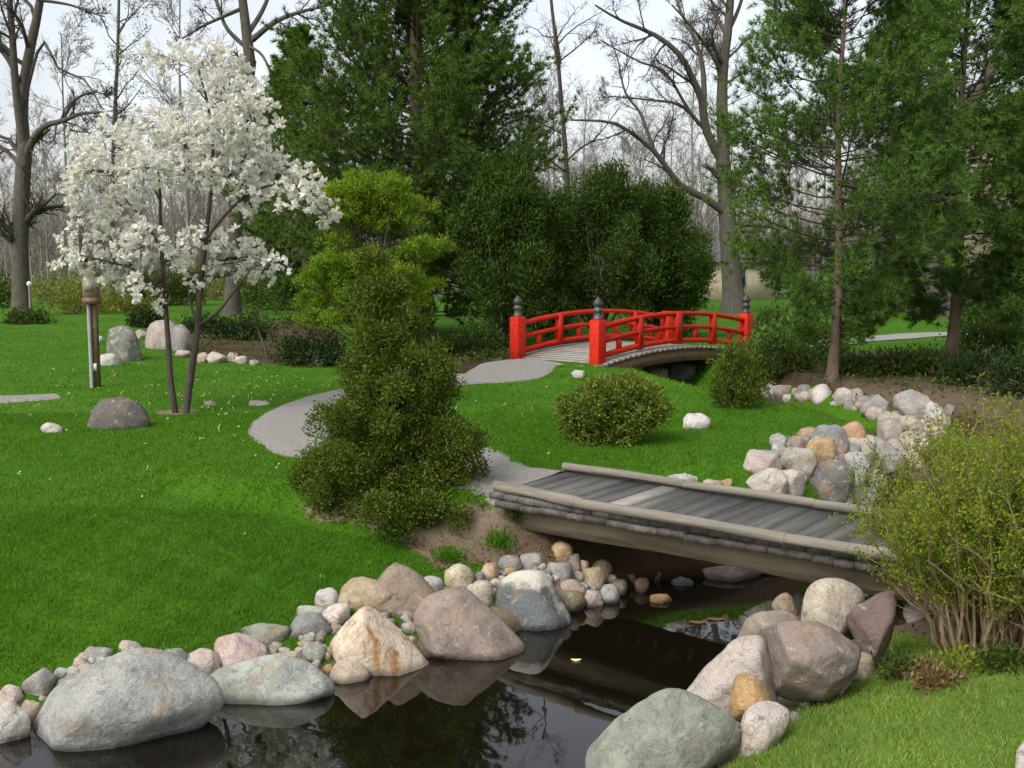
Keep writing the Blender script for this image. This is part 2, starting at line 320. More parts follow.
def ground(x, y):
    x = np.asarray(x, float); y = np.asarray(y, float); d = sdist(x, y)
    lawn = .84 + .010 * np.clip(y - 13, 0, 60) + .03 * wob(x * .5, y * .5)
    lawn = lawn + .22 * sst(14, 26, y) * sst(-4, -14, x) - .12 * sst(8.5, 6.5, y) * sst(0, .8, x)
    left = sst(.4, -1.0, x) * sst(16, 11, y)
    wdt = 1.25 - .55 * sst(10.5, 12, y) * sst(6.2, 5.6, x) * (y < 21) + 5.2 * left + .75 * sst(8.0, 6.0, y) * sst(0, .6, x)
    t = np.clip(d / wdt, 0, 1); prof_l = .17 * sst(0, .09, t) + .83 * (1 - (1 - t) ** 1.7); prof_r = sst(-.1, 1, t) ** .8
    z = lawn * (left * prof_l + (1 - left) * prof_r) + .03 * (d > 0)
    md = pdist(np.array([(-2.6, 10.6), (-1.2, 10.1), tuple((A0 + wn * wid / 2 - dn * .25)[:2])]), x, y, False); z = np.maximum(z, z + (.835 - z) * sst(1.0, .5, md))
    zb = -.55 * sst(0, .7, -d) - .04
    return np.where(d > 0, z, zb)
def g1(x, y): return float(ground(np.array([x]), np.array([y]))[0])
_ts = np.concatenate([np.arange(3, 14, .02), np.arange(14, 40, .06), np.arange(40, 160, .3)])
def hit(px, py, water=True):
    d = ray(px, py); P = CAM[None] + _ts[:, None] * d[None] / d[1]; z = ground(P[:, 0], P[:, 1])
    if water: z = np.maximum(z, 0)
    k = np.nonzero(P[:, 2] <= z)[0]
    return P[k[0]] if len(k) else P[-1]

def pxpoly(pts): return np.array([hit(a, b)[:2] for a, b in pts])
SOIL = [pxpoly([(288, 500), (330, 500), (420, 515), (470, 500), (560, 525), (585, 560), (540, 575), (470, 565), (440, 572), (395, 542), (350, 525), (310, 524)]),
        pxpoly([(182, 345), (200, 328), (300, 322), (345, 340), (345, 364), (300, 366), (190, 360)]),
        pxpoly([(420, 352), (470, 345), (520, 345), (540, 366), (520, 366), (470, 374), (425, 384)]),
        pxpoly([(760, 366), (840, 352), (1000, 352), (1080, 380), (1060, 440), (960, 440), (930, 412), (905, 412), (850, 408), (770, 396)]),
        pxpoly([(880, 600), (940, 575), (1040, 570), (1080, 640), (1020, 655), (960, 652), (900, 635)])]
TREE_SPOTS = [(178, 412, .28)]
# centre line and edges of the winding path
PATH_C = [np.array([.72, 22.2]), np.array([.2, 21.75])] + [hit(*p)[:2] for p in [(500, 376), (450, 380), (400, 387), (350, 397)]] + [hit(*p)[:2] for p in [(312, 412), (296, 428), (316, 445), (372, 458), (440, 468)]] + [(A0 + wn * wid / 2 - dn * .7)[:2], (A0 + wn * wid / 2 + dn * .03)[:2]]
def spline(P, n):
    P = np.asarray(P, float); K = len(P); t = np.linspace(0, K - 1, n); o = []
    for v in t:
        i = min(int(v), K - 2); f = v - i; p0 = P[max(i - 1, 0)]; p1 = P[i]; p2 = P[i + 1]; p3 = P[min(i + 2, K - 1)]
        o.append(.5 * (2 * p1 + (p2 - p0) * f + (2 * p0 - 5 * p1 + 4 * p2 - p3) * f * f + (3 * p1 - p0 - 3 * p2 + p3) * f ** 3))
    return np.array(o)
PATH = spline(PATH_C, 90); PW = np.interp(np.linspace(0, 1, 90), [0, .3, .5, .75, 1], [1.75, 1.5, 1.25, 1.15, wid + .05])
def path_d(x, y):
    d = np.full(np.shape(x), 1e9)
    for i in range(len(PATH) - 1):
        a, b = PATH[i], PATH[i + 1]; ab = b - a; t = np.clip(((x - a[0]) * ab[0] + (y - a[1]) * ab[1]) / (ab @ ab + 1e-9), 0, 1)
        d = np.minimum(d, np.hypot(x - a[0] - t * ab[0], y - a[1] - t * ab[1]) - PW[i] / 2)
    return d
def soil(x, y):
    s = np.zeros(np.shape(x)); d = sdist(x, y)
    for p in SOIL:
        dd = pdist(p, x, y); dd = np.where(inside(p, x, y), dd, -dd); s = np.maximum(s, sst(-.12, .2, dd))
    left = sst(.6, -.9, x)
    s = np.maximum(s, sst(np.where(y > 10.5, .32, .75), np.where(y > 10.5, .12, .35), d) * (1 - left) + sst(.22, .1, d) * .6 * left)
    for a, b, r in TREE_SPOTS:
        h = hit(a, b); s = np.maximum(s, sst(r * 1.5, r * .6, np.hypot(x - h[0], y - h[1])))
    s = np.maximum(s, sst(55, 75, y) * .5)
    return s
def mulch(x, y):  # dark soil mask: mulch beds, plus shade painted on the stream bank
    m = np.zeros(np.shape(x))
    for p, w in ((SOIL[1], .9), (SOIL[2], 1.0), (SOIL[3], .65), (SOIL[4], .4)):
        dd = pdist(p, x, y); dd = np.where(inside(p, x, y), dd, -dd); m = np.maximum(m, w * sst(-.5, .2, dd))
    m = np.maximum(m, sst(1.2, .5, sdist(x, y)) * sst(8.6, 9.2, y))  # shade under the plank bridge, painted into the bank soil colour
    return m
def grid_axis(segs):
    o = [segs[0][0]]
    for a, b, st in segs:
        n = max(1, int(round((b - a) / st))); o += list(np.linspace(a, b, n + 1)[1:])
    return np.array(o)
gx = grid_axis([(-500, -120, 40), (-120, -40, 8), (-40, -12, 1), (-12, -5, .3), (-5, 7.5, .1), (7.5, 14, .3), (14, 40, 1), (40, 120, 8), (120, 500, 40)])
gy = grid_axis([(-60, -8, 8), (-8, 1, .6), (1, 14.5, .1), (14.5, 30, .22), (30, 60, .8), (60, 140, 4), (140, 900, 60)])
X, Y = np.meshgrid(gx, gy); Z = ground(X, Y) + .008 * np.sin(X * 13 + Y * 7) * np.sin(Y * 11 - X * 5)
nx, ny = len(gx), len(gy); ii = (np.arange(ny - 1)[:, None] * nx + np.arange(nx - 1)[None]).ravel()
gf = np.stack([ii, ii + 1, ii + nx + 1, ii + nx], 1)
mg, t, o = new_mat('lawn_and_soil'); b = node(t, 'ShaderNodeBsdfPrincipled', Roughness=.95); b.inputs['Specular IOR Level'].default_value = .1
tcn = node(t, 'ShaderNodeTexCoord'); a = node(t, 'ShaderNodeAttribute', attribute_name='soil')
n1 = node(t, 'ShaderNodeTexNoise', Scale=.9, Detail=6.0, Roughness=.6); t.links.new(tcn.outputs['Object'], n1.inputs['Vector'])
n2 = node(t, 'ShaderNodeTexNoise', Scale=30.0, Detail=6.0, Roughness=.7); t.links.new(tcn.outputs['Object'], n2.inputs['Vector'])
gcol = mixc(t, .6, ramp(t, n1.outputs[0], [(.3, (.040, .122, .005)), (.55, (.056, .148, .007)), (.75, (.085, .175, .013))]), ramp(t, n2.outputs[0], [(.3, (.45, .5, .45)), (.7, (1.5, 1.4, 1.5))]), 'MULTIPLY')
scol = mixc(t, .7, ramp(t, n1.outputs[0], [(.3, (.16, .12, .085)), (.7, (.28, .225, .17))]), ramp(t, n2.outputs[0], [(.3, (.5, .48, .45)), (.7, (1.4, 1.38, 1.35))]), 'MULTIPLY')
am = node(t, 'ShaderNodeAttribute', attribute_name='mulch'); scol = mixc(t, am.outputs['Fac'], scol, mixc(t, 1.0, scol, (.30, .24, .19), 'MULTIPLY'))  # darkens both the mulch and the painted bank shade
ad = node(t, 'ShaderNodeMath', operation='MULTIPLY_ADD'); t.links.new(n2.outputs[0], ad.inputs[0]); ad.inputs[1].default_value = .9; ad.inputs[2].default_value = -.45
ad2 = node(t, 'ShaderNodeMath', operation='ADD'); t.links.new(ad.outputs[0], ad2.inputs[0]); t.links.new(a.outputs['Fac'], ad2.inputs[1])
fac = ramp(t, ad2.outputs[0], [(.4, (0, 0, 0)), (.6, (1, 1, 1))])
adr = node(t, 'ShaderNodeAttribute', attribute_name='dry'); gcol = mixc(t, adr.outputs['Fac'], gcol, mixc(t, .35, mixc(t, 1.0, gcol, (2.0, 1.45, 3.0), 'MULTIPLY'), (.17, .20, .07)))
c = mixc(t, fac, gcol, scol)
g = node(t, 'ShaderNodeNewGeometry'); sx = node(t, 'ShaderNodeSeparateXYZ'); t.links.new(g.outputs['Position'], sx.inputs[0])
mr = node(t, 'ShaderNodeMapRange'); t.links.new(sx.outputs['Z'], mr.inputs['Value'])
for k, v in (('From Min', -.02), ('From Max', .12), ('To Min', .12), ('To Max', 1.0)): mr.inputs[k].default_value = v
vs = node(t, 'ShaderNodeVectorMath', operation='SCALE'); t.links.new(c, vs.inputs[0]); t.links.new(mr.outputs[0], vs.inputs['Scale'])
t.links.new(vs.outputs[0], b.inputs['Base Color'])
bp = node(t, 'ShaderNodeBump', Strength=.6, Distance=.03); t.links.new(n2.outputs[0], bp.inputs['Height']); t.links.new(bp.outputs[0], b.inputs['Normal'])
t.links.new(b.outputs[0], o.inputs[0])
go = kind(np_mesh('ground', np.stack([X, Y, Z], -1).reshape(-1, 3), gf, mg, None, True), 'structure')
at_ = go.data.attributes.new('soil', 'FLOAT', 'POINT'); at_.data.foreach_set('value', soil(X.ravel(), Y.ravel()).astype(np.float32))

at_ = go.data.attributes.new('mulch', 'FLOAT', 'POINT'); at_.data.foreach_set('value', mulch(X.ravel(), Y.ravel()).astype(np.float32))  # mulch beds and painted bank shade share this attribute
at_ = go.data.attributes.new('dry', 'FLOAT', 'POINT'); at_.data.foreach_set('value', (sst(8, 7, Y) * sst(0, .4, X) * .85).ravel().astype(np.float32))
# water: one level sheet
mw, t, o = new_mat('pond_water'); b = node(t, 'ShaderNodeBsdfPrincipled', Roughness=.02, IOR=1.45)
b.inputs['Base Color'].default_value = (.006, .0045, .0025, 1); b.inputs['Specular IOR Level'].default_value = 1.0
tcn = node(t, 'ShaderNodeTexCoord'); mpn = node(t, 'ShaderNodeMapping'); mpn.inputs['Scale'].default_value = (1, .6, 1); t.links.new(tcn.outputs['Object'], mpn.inputs['Vector'])
n1 = node(t, 'ShaderNodeTexNoise', Scale=5.0, Detail=2.0); t.links.new(mpn.outputs[0], n1.inputs['Vector'])
bp = node(t, 'ShaderNodeBump', Strength=.05, Distance=.02); t.links.new(n1.outputs[0], bp.inputs['Height']); t.links.new(bp.outputs[0], b.inputs['Normal'])
t.links.new(b.outputs[0], o.inputs[0])
kind(np_mesh('pond_water', [(-12, -2, 0), (9, -2, 0), (9, 31, 0), (-12, 31, 0)], [(0, 1, 2, 3)], mw), 'structure')

def ribbon(name, Cn, Wd, mat, lift=.014, cross=7):
    Cn = np.asarray(Cn); T = nrm(np.gradient(Cn, axis=0)); Nn = np.stack([-T[:, 1], T[:, 0]], 1); Wd = np.broadcast_to(Wd, len(Cn))
    f = np.linspace(-.5, .5, cross); jit = 1 + .015 * np.sin(np.arange(len(Cn)) * 1.7)
    P = Cn[:, None, :] + (Wd * jit)[:, None, None] * f[None, :, None] * Nn[:, None, :]
    Zr = ground(P[..., 0], P[..., 1]) + lift
    edge = np.abs(f) > .49; Zr[:, edge] -= .03
    V = np.concatenate([P, Zr[..., None]], -1).reshape(-1, 3); n = len(Cn); k = (np.arange(n - 1)[:, None] * cross + np.arange(cross - 1)[None]).ravel()
    return kind(np_mesh(name, V, np.stack([k, k + 1, k + cross + 1, k + cross], 1), mat, None, True), 'structure')
ribbon('garden_path', PATH, PW, M['path'], .03, 9)
ribbon('far_path', spline([hit(*p)[:2] for p in [(790, 350), (845, 341), (890, 338), (930, 335), (1000, 334), (1100, 333)]], 30), 1.3, M['farpath'], .05)
ribbon('side_path', spline([hit(*p)[:2] for p in [(-80, 402), (-20, 401), (20, 399), (58, 397)]], 12), np.linspace(1.3, .5, 12), M['path'], .03)

# ---------------------------------------------------------------- rocks
_ico = {}
def ico(sub):
    if sub not in _ico:
        bm = bmesh.new(); bmesh.ops.create_icosphere(bm, subdivisions=sub, radius=1)
        _ico[sub] = (np.array([v.co[:] for v in bm.verts]), np.array([[v.index for v in f.verts] for f in bm.faces])); bm.free()
    return _ico[sub]
ROCKN = [0]
def rock(name, label, poly, col, mat='stone', Yd=None, thick=.8, p=11, group=None, rough=.05, sink=.4, sub=None, lift=0, parent=None, facets=None):
    """poly: outline points or a box (x0, y0, x1, y1), in picture pixels, turned into a solid stone standing at its own distance"""
    ROCKN[0] += 1; rs = np.random.default_rng(100 + ROCKN[0])
    if len(poly) == 4 and not hasattr(poly[0], '__len__'):
        x0, y0, x1, y1 = poly; n = int(rs.integers(5, 8)); p = rs.uniform(20, 45); an = np.arange(n) / n * 2 * math.pi + rs.uniform(0, .7); sq = rs.uniform(.55, .85); ex = 1.12 if name != 'boulder' else 1; xm_, ym_ = (x0 + x1) / 2, (y0 + y1) / 2; x0, x1, y0, y1 = xm_ - (xm_ - x0) * ex, xm_ + (x1 - xm_) * ex, ym_ - (ym_ - y0) * ex, ym_ + (y1 - ym_) * ex
        ca, sa = np.cos(an), np.sin(an); q = (np.abs(ca) ** (2 / sq / 1.2) + np.abs(sa) ** (2 / sq / 1.2)) ** (-sq * 1.2 / 2) * rs.uniform(.9, 1.06, n)
        poly = np.stack([(x0 + x1) / 2 + ca * q * (x1 - x0) / 2, (y0 + y1) / 2 + sa * q * (y1 - y0) / 2], 1)
    poly = np.array(poly, float); xb, yb = poly[:, 0], poly[:, 1]; H = yb.max() - yb.min(); cx = (xb.min() + xb.max()) / 2
    c = hit(cx, yb.max() - .02 * H) if Yd is None else atY(cx, yb.max(), Yd)
    w_m = (xb.max() - xb.min()) / FPX * c[1]; h_m = H / FPX * c[1]
    th = thick * (.55 * w_m + .45 * max(h_m, .5 * w_m)); zc = (c - CAM) @ FW + .38 * th
    ym = yb.min() + .62 * H; poly[:, 1] = np.where(yb > ym, yb + sink * H * (yb - ym) / (yb.max() - ym), yb)
    A = np.stack([(poly[:, 0] - 512) / FPX * zc, -(poly[:, 1] - 384) / FPX * zc], 1)
    # convex order
    ce = A.mean(0); order = np.argsort(np.arctan2(A[:, 1] - ce[1], A[:, 0] - ce[0])); A = A[order]
    area = .5 * np.sum(A[:, 0] * np.roll(A[:, 1], -1) - np.roll(A[:, 0], -1) * A[:, 1])
    ce = np.array([np.sum((A[:, 0] + np.roll(A[:, 0], -1)) * (A[:, 0] * np.roll(A[:, 1], -1) - np.roll(A[:, 0], -1) * A[:, 1])), np.sum((A[:, 1] + np.roll(A[:, 1], -1)) * (A[:, 0] * np.roll(A[:, 1], -1) - np.roll(A[:, 0], -1) * A[:, 1]))]) / (6 * area)
    Nn, Dd = [], []
    for i in range(len(A)):
        a_, b_ = A[i] - ce, A[(i + 1) % len(A)] - ce; e = b_ - a_; n2 = np.array([e[1], -e[0]])
        if np.linalg.norm(n2) < 1e-6: continue
        n2 /= np.linalg.norm(n2); d2 = n2 @ a_
        if d2 < .02 * w_m: d2 = .02 * w_m
        for s_ in (-1, 1):
            th_ = rs.uniform(.15, .75); Nn.append([n2[0] * math.cos(th_), n2[1] * math.cos(th_), s_ * math.sin(th_)]); Dd.append(d2 * math.cos(th_))
    for s_ in (-1, 1):
        for k in range(2):
            tl = rs.normal(0, .28, 2); n3 = np.array([tl[0], tl[1] + .1, s_]); n3 /= np.linalg.norm(n3); Nn.append(n3); Dd.append(th / 2 * rs.uniform(.85, 1.1))
    Nn, Dd = np.array(Nn), np.array(Dd)
    for k in range((1 if name == 'boulder' else 4) if facets is None else facets):
        n3 = rs.normal(size=3); n3[2] = -abs(n3[2]); n3 /= np.linalg.norm(n3); q0 = np.maximum(Nn @ n3 / Dd, 1e-6); rmax = 1 / q0.max()
        Nn = np.vstack([Nn, n3]); Dd = np.append(Dd, rmax * rs.uniform(.74, .95))
    big = (xb.max() - xb.min()) > 34; U, F = ico(sub or (5 if (xb.max() - xb.min()) > 90 else 4 if big else 3))
    q = np.maximum(U @ Nn.T / Dd[None], 0); r = (np.sum(q ** p, 1)) ** (-1 / p) * (2.7 ** (1 / p))
    V = U * r[:, None]; sc = .5 * min(w_m, max(h_m, .3 * w_m)); off = Vector(rs.uniform(-50, 50, 3))
    dn = np.array([mnoise.fractal(Vector(v / sc * 1.1) + off, 1.0, 2.1, 5) for v in V]); V = V * (1 + rough * 1.5 * dn[:, None])
    Vw = V[:, :1] * RT + V[:, 1:2] * UP + V[:, 2:3] * FW
    loc = CAM + zc * FW + ce[0] * RT + ce[1] * UP + np.array([0, 0, lift])
    me_o = np_mesh(name, Vw, F, M[mat], None, True); me_o.location = loc; lum_ = sum(col) / 3; me_o.color = (*(lum_ + (q_ - lum_) * (1.0 if mat != 'stone' else .78) for q_ in col), 1)
    return tag(me_o, label, 'pebble' if name == 'pebble' else 'boulder' if name == 'boulder' else 'rock', group)
GREY = (.28, .28, .27); LGREY = (.38, .38, .36); WHITE = (.52, .49, .44); CREAM = (.50, .43, .32); TAN = (.44, .35, .25); OCHRE = (.52, .33, .13)
PINK = (.52, .42, .37); MAUVE = (.31, .25, .225); BROWN = (.24, .175, .12); DARK = (.15, .16, .155); BLUEG = (.27, .29, .29); GREEN = (.27, .29, .23); OLIVE = (.22, .19, .10)
# --- left bank
G1 = 'rocks along the left bank of the pond'
rock('boulder', 'largest pale grey granite boulder with an orange stain at the water edge, bottom left', [(26, 732), (46, 699), (66, 678), (96, 661), (131, 648), (164, 651), (191, 665), (216, 680), (225, 702), (219, 713), (178, 732), (109, 748), (46, 743)], (.345, .35, .335), 'granite', thick=.75, p=22, rough=.035, sink=.25, facets=0)
rock('rock', 'cream white rounded rock cut by the left picture edge at the water', (-10, 704, 30, 742), WHITE, group=G1)
rock('rock', 'small tan rock between the cream edge rock and the largest grey boulder', (20, 700, 42, 722), TAN, group=G1)
rock('rock', 'small pinkish brown rock just above the cream rock at the left edge', (-2, 685, 23, 706), PINK, group=G1)
rock('rock', 'long slanting grey stone like a log above the largest boulder left shoulder', [(20, 690), (22, 683), (60, 657), (74, 655), (79, 662), (50, 690), (44, 700), (30, 701)], (.33, .32, .29), group=G1, thick=.35)
rock('rock', 'low grey flat stone peeping over the largest boulder top left', (79, 646, 114, 668), GREY, group=G1)
rock('pebble', 'little cream stone on the grass edge right above the largest boulder', (115, 640, 145, 656), CREAM, group=G1)
rock('rock', 'greenish grey low stone behind the largest boulder right shoulder', (160, 648, 190, 668), GREEN, group=G1)
rock('rock', 'pinkish grey rock between the largest boulder and the pink oval rock', (182, 649, 221, 675), PINK, group=G1)
rock('rock', 'pink oval granite rock at the lawn edge above the pale wide boulder', (210, 632, 269, 666), (.60, .45, .41), group=G1, rough=.03)
rock('rock', 'flat grey green slab stone behind the pink oval rock', (240, 623, 298, 648), GREEN, group=G1, rough=.03)
rock('boulder', 'wide pale grey green boulder at the water right of the largest boulder', [(203, 690), (211, 671), (245, 660), (280, 654), (310, 662), (332, 681), (335, 693), (305, 702), (250, 705), (222, 704)], (.37, .395, .365), 'lichen', thick=.7, p=20, rough=.04, sink=.3)
rock('rock', 'beige flat stone showing behind the wide pale boulder', (268, 650, 308, 672), TAN, group=G1)
rock('rock', 'rough grey lump of rock at the lawn edge left of the white pair', (283, 612, 330, 640), GREY, group=G1)
rock('rock', 'thin pale green flat stone lying on the grass edge', (286, 605, 328, 618), (.40, .42, .34), group=G1)
rock('rock', 'white rock on the lawn edge below the long tan rock', (311, 585, 341, 609), WHITE, group=G1)
rock('rock', 'white rounded rock with an orange underside next to the cream streaked boulder', (323, 598, 352, 626), (.62, .53, .47), group=G1)
rock('rock', 'long tan rock leaning at the grass edge behind the cream streaked boulder', [(330, 606), (333, 590), (352, 577), (372, 574), (395, 580), (402, 592), (395, 598), (350, 611)], (.46, .37, .25), 'slab', group=G1, thick=.6)
rock('boulder', 'mauve brown slab boulder with tan peaked top behind the cream streaked boulder', [(350, 610), (366, 592), (377, 568), (389, 561), (402, 563), (424, 577), (440, 598), (436, 640), (420, 648), (395, 640)], (.29, .23, .185), 'slab', Yd=7.75, thick=.5, p=24, rough=.03, sink=.1)
rock('boulder', 'cream triangular boulder with rusty orange streaks at the water', [(327, 652), (331, 640), (346, 620), (362, 606), (378, 609), (409, 633), (437, 663), (438, 669), (414, 675), (334, 676)], (.62, .52, .41), 'rusty', thick=.7, p=22, rough=.02, sink=.3)
rock('boulder', 'big smooth mauve brown slab boulder sloping down to the water, orange on its right edge', [(416, 644), (413, 615), (427, 597), (462, 586), (470, 588), (484, 602), (509, 623), (528, 641), (524, 650), (496, 656), (455, 659), (427, 654)], (.29, .235, .20), 'slab', thick=.65, p=28, rough=.02, sink=.2)
rock('rock', 'beige domed rock at the foot of the cream streaked boulder', [(326, 676), (330, 664), (345, 659), (360, 662), (370, 672), (369, 680), (348, 683), (330, 682)], (.55, .45, .32), group=G1, thick=.8, rough=.02)
rock('rock', 'lumpy grey green stone among pebbles left of the cream streaked boulder', (302, 640, 325, 664), GREEN, group=G1)
PEB = [(298, 634, 306, 642), (306, 631, 316, 640), (314, 633, 326, 644), (318, 643, 328, 652), (322, 651, 331, 661), (310, 658, 322, 670), (296, 640, 304, 650), (326, 646, 334, 656), (299, 651, 309, 660), (324, 664, 333, 673), (272, 642, 284, 652), (330, 624, 340, 634), (316, 624, 326, 633)]
for i, bx in enumerate(PEB):
    rock('pebble', 'small pebble filling the gap between the wide pale boulder and the cream streaked boulder', bx, random.choice([TAN, CREAM, PINK, GREY, OCHRE, WHITE]), group='pebbles between the two big left boulders', sub=2)
rock('rock', 'white rock behind the big mauve slab, left of the yellowish cream rock', (418, 573, 443, 596), WHITE, group=G1)
rock('rock', 'yellowish cream round rock above the big mauve slab', (443, 563, 475, 590), (.64, .55, .37), group=G1, rough=.03)
rock('boulder', 'dark blue grey boulder with a white quartz top rim, by the water', [(489, 598), (495, 579), (518, 570), (543, 570), (555, 586), (575, 618), (570, 625), (537, 630), (518, 628), (497, 611)], (.17, .195, .195), 'quartz', thick=.7, p=18, rough=.03, sink=.3)
rock('rock', 'cream rock wedged left of the dark blue grey boulder', (470, 578, 492, 606), CREAM, group=G1)
rock('rock', 'small orange and white stone above the cream wedged rock', (481, 563, 499, 581), (.55, .38, .25), group=G1)
rock('rock', 'small grey stone right of the yellowish cream round rock', (473, 570, 486, 583), GREY, group=G1)
rock('rock', 'low grey flat stone set in the bare soil above the dark boulder', (496, 555, 524, 571), (.31, .29, .27), group=G1)
rock('rock', 'grey slab stone in the bare soil nearest the plank bridge beam', (519, 552, 547, 570), (.33, .31, .29), group=G1)
G2 = 'rocks heaped under the left end of the plank bridge'
for lab, bx, co in [
    ('ochre upright stone topmost in the heap under the plank bridge', (551, 541, 571, 562), OCHRE),
    ('white and grey craggy rock right of the dark boulder quartz rim', (547, 558, 571, 583), LGREY),
    ('narrow grey brown upright stone in the heap under the bridge', (567, 551, 581, 572), (.27, .23, .18)),
    ('small tan stone at the right of the upright grey brown stone', (577, 559, 590, 574), TAN),
    ('largest ochre tilted rock of the heap under the bridge', (582, 566, 608, 595), (.50, .37, .20)),
    ('tan blocky stone in bridge shade above the largest ochre rock', (592, 559, 613, 577), (.38, .29, .18)),
    ('grey pointed stone at the water end of the heap under the bridge', (600, 584, 620, 604), LGREY),
    ('pinkish white stone at the waterline left of the grey pointed stone', (578, 588, 602, 606), PINK),
    ('pinkish brown rock right against the dark boulder quartz rim', (560, 578, 587, 597), (.46, .35, .29)),
    ('brown green wet stone at the waterline beside the dark boulder', (562, 590, 585, 613), OLIVE),
    ('tiny tan stone between the ochre rock and the olive stone under the bridge', (605, 574, 618, 584), TAN),
    ('olive wet stone right of the grey pointed stone', (611, 580, 627, 596), OLIVE),
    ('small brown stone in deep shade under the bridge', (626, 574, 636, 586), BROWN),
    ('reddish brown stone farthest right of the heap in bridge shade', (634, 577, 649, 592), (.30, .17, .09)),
    ('little cream stone wedged in the middle of the heap under the bridge', (574, 570, 584, 581), CREAM)]:
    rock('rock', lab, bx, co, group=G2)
rock('rock', 'lone ochre rock standing in the water under the plank bridge', (647, 593, 673, 607), (.50, .28, .08), Yd=8.7, thick=.9)
rock('rock', 'flat pinkish grey slab lying at the far waterline under the bridge', (692, 566, 770, 586), (.34, .28, .26), Yd=9.35, thick=.5)
rock('rock', 'small bluish stone left of the flat slab under the bridge', (668, 577, 694, 592), (.30, .34, .35), Yd=9.2)
for lab, bx, Y_ in [('added stone coloured dark as shade at the waterline left of the bluish stone under the bridge', (646, 570, 672, 588), 9.35), ('added stone above the bluish stone, coloured dark brown as bridge shade', (664, 560, 690, 578), 9.5), ('added stone behind the flat pinkish slab, coloured dark as bridge shade', (700, 556, 735, 572), 9.6), ('added rounded stone at the right end of the flat pinkish slab, coloured dark as bridge shade', (748, 560, 784, 580), 9.6)]:
    rock('rock', lab, bx, (.13, .11, .09), Yd=Y_, group='added dark stones that deepen the bridge shade')  # stones added and coloured dark to deepen the shade under the bridge
def fill(name, label, group, px_pts, n, wmin, wmax, cols):
    for i in range(n):
        k = rng.integers(0, len(px_pts) - 1); f = rng.random(); a_, b_ = px_pts[k], px_pts[k + 1]; cx = a_[0] + (b_[0] - a_[0]) * f + rng.normal(0, a_[2]); cy = a_[1] + (b_[1] - a_[1]) * f + rng.normal(0, a_[3]); w = rng.uniform(wmin, wmax); h = w * rng.uniform(.55, .85)
        cc = cols[rng.integers(0, len(cols))]; rock(name, label, (cx - w / 2, cy - h, cx + w / 2, cy), tuple(rng.uniform(.8, 1.1) * np.array(cc)), group=group, sub=2 if w < 10 else 3)
fill('pebble', 'small cobble packed into the gaps of the left bank between the bigger rocks', 'cobbles in the gaps of the left bank', [(35, 712, 5, 4), (90, 664, 4, 2), (196, 668, 6, 4), (300, 652, 10, 8), (345, 622, 8, 8), (402, 632, 9, 7), (430, 596, 7, 5), (482, 604, 6, 6)], 120, 8, 17, [GREY, TAN, PINK, LGREY, WHITE])
fill('pebble', 'small cobble heaped between the dark blue grey boulder and the plank bridge beam', 'cobbles heaped at the left end of the plank bridge', [(480, 585, 6, 5), (540, 572, 8, 5), (580, 590, 8, 6), (625, 592, 6, 4)], 40, 6, 15, [GREY, TAN, PINK, LGREY, WHITE, OCHRE])
# --- right bank
G3 = 'rocks along the right bank of the pond'
rock('boulder', 'big greenish grey boulder at the bottom edge on the right bank', [(582, 775), (588, 747), (628, 711), (650, 695), (675, 688), (702, 696), (738, 717), (742, 744), (724, 760), (675, 785), (610, 800)], (.23, .25, .21), 'lichen', Yd=5.0, thick=.75, p=22, rough=.04, sink=.25)
rock('boulder', 'cream pink boulder at the water right of the pond middle', [(680, 690), (708, 665), (730, 642), (762, 636), (775, 678), (781, 696), (735, 710), (700, 702)], (.47, .40, .345), 'stone', Yd=5.75, thick=.7, p=22, rough=.04)
rock('rock', 'bright ochre orange rock between the cream pink boulder and the pink white rock', [(726, 706), (734, 678), (746, 673), (771, 684), (780, 695), (750, 716)], (.56, .33, .10), Yd=5.35, thick=.6, group=G3, rough=.03)
rock('rock', 'pinkish white rock at the lawn edge right of the greenish boulder', [(738, 745), (742, 719), (762, 700), (792, 694), (803, 708), (780, 735), (757, 752)], (.60, .52, .46), thick=.7, group=G3, rough=.03)
rock('boulder', 'large angular mauve grey boulder on the right bank', [(761, 637), (769, 624), (796, 620), (818, 621), (836, 630), (870, 652), (862, 676), (830, 694), (796, 702), (774, 694)], (.25, .205, .185), 'slab', Yd=5.6, thick=.8, p=45, rough=.03, facets=5, sink=.1)
rock('boulder', 'grey brown sloping rock behind the angular mauve boulder', [(733, 641), (740, 626), (754, 613), (779, 610), (802, 617), (800, 640), (765, 650)], (.30, .25, .21), 'slab', Yd=6.3, thick=.7, p=40, facets=5)
rock('boulder', 'rounded cream boulder touching the plank bridge beam on the right bank', [(800, 618), (804, 594), (815, 580), (840, 577), (862, 588), (866, 600), (850, 626), (815, 632)], (.54, .46, .35), 'stone', Yd=6.65, thick=.8, p=12, rough=.03)
rock('rock', 'small tan rock at the waterline left of the rounded cream boulder', (773, 593, 798, 618), (.38, .28, .17), Yd=7.3, group=G3)
rock('boulder', 'dark mauve angular boulder tilted beside the rounded cream boulder', [(840, 625), (856, 606), (878, 593), (899, 590), (909, 600), (903, 614), (876, 648), (864, 640)], (.20, .145, .13), 'slab', Yd=6.05, thick=.7, p=50, rough=.025, facets=5)
rock('rock', 'small white rock at the foot of the tall leafy shrub on the right bank', (904, 597, 931, 620), (.48, .43, .39), group=G3, sink=.8)
rock('rock', 'pale tan rock below the dark mauve angular boulder at the grass', (846, 650, 877, 680), (.42, .34, .23), group=G3)
rock('rock', 'pale cream flat rock between pinkish white rock and blue grey rock on lawn edge', (794, 677, 828, 704), (.50, .42, .31), lift=.06, group=G3)
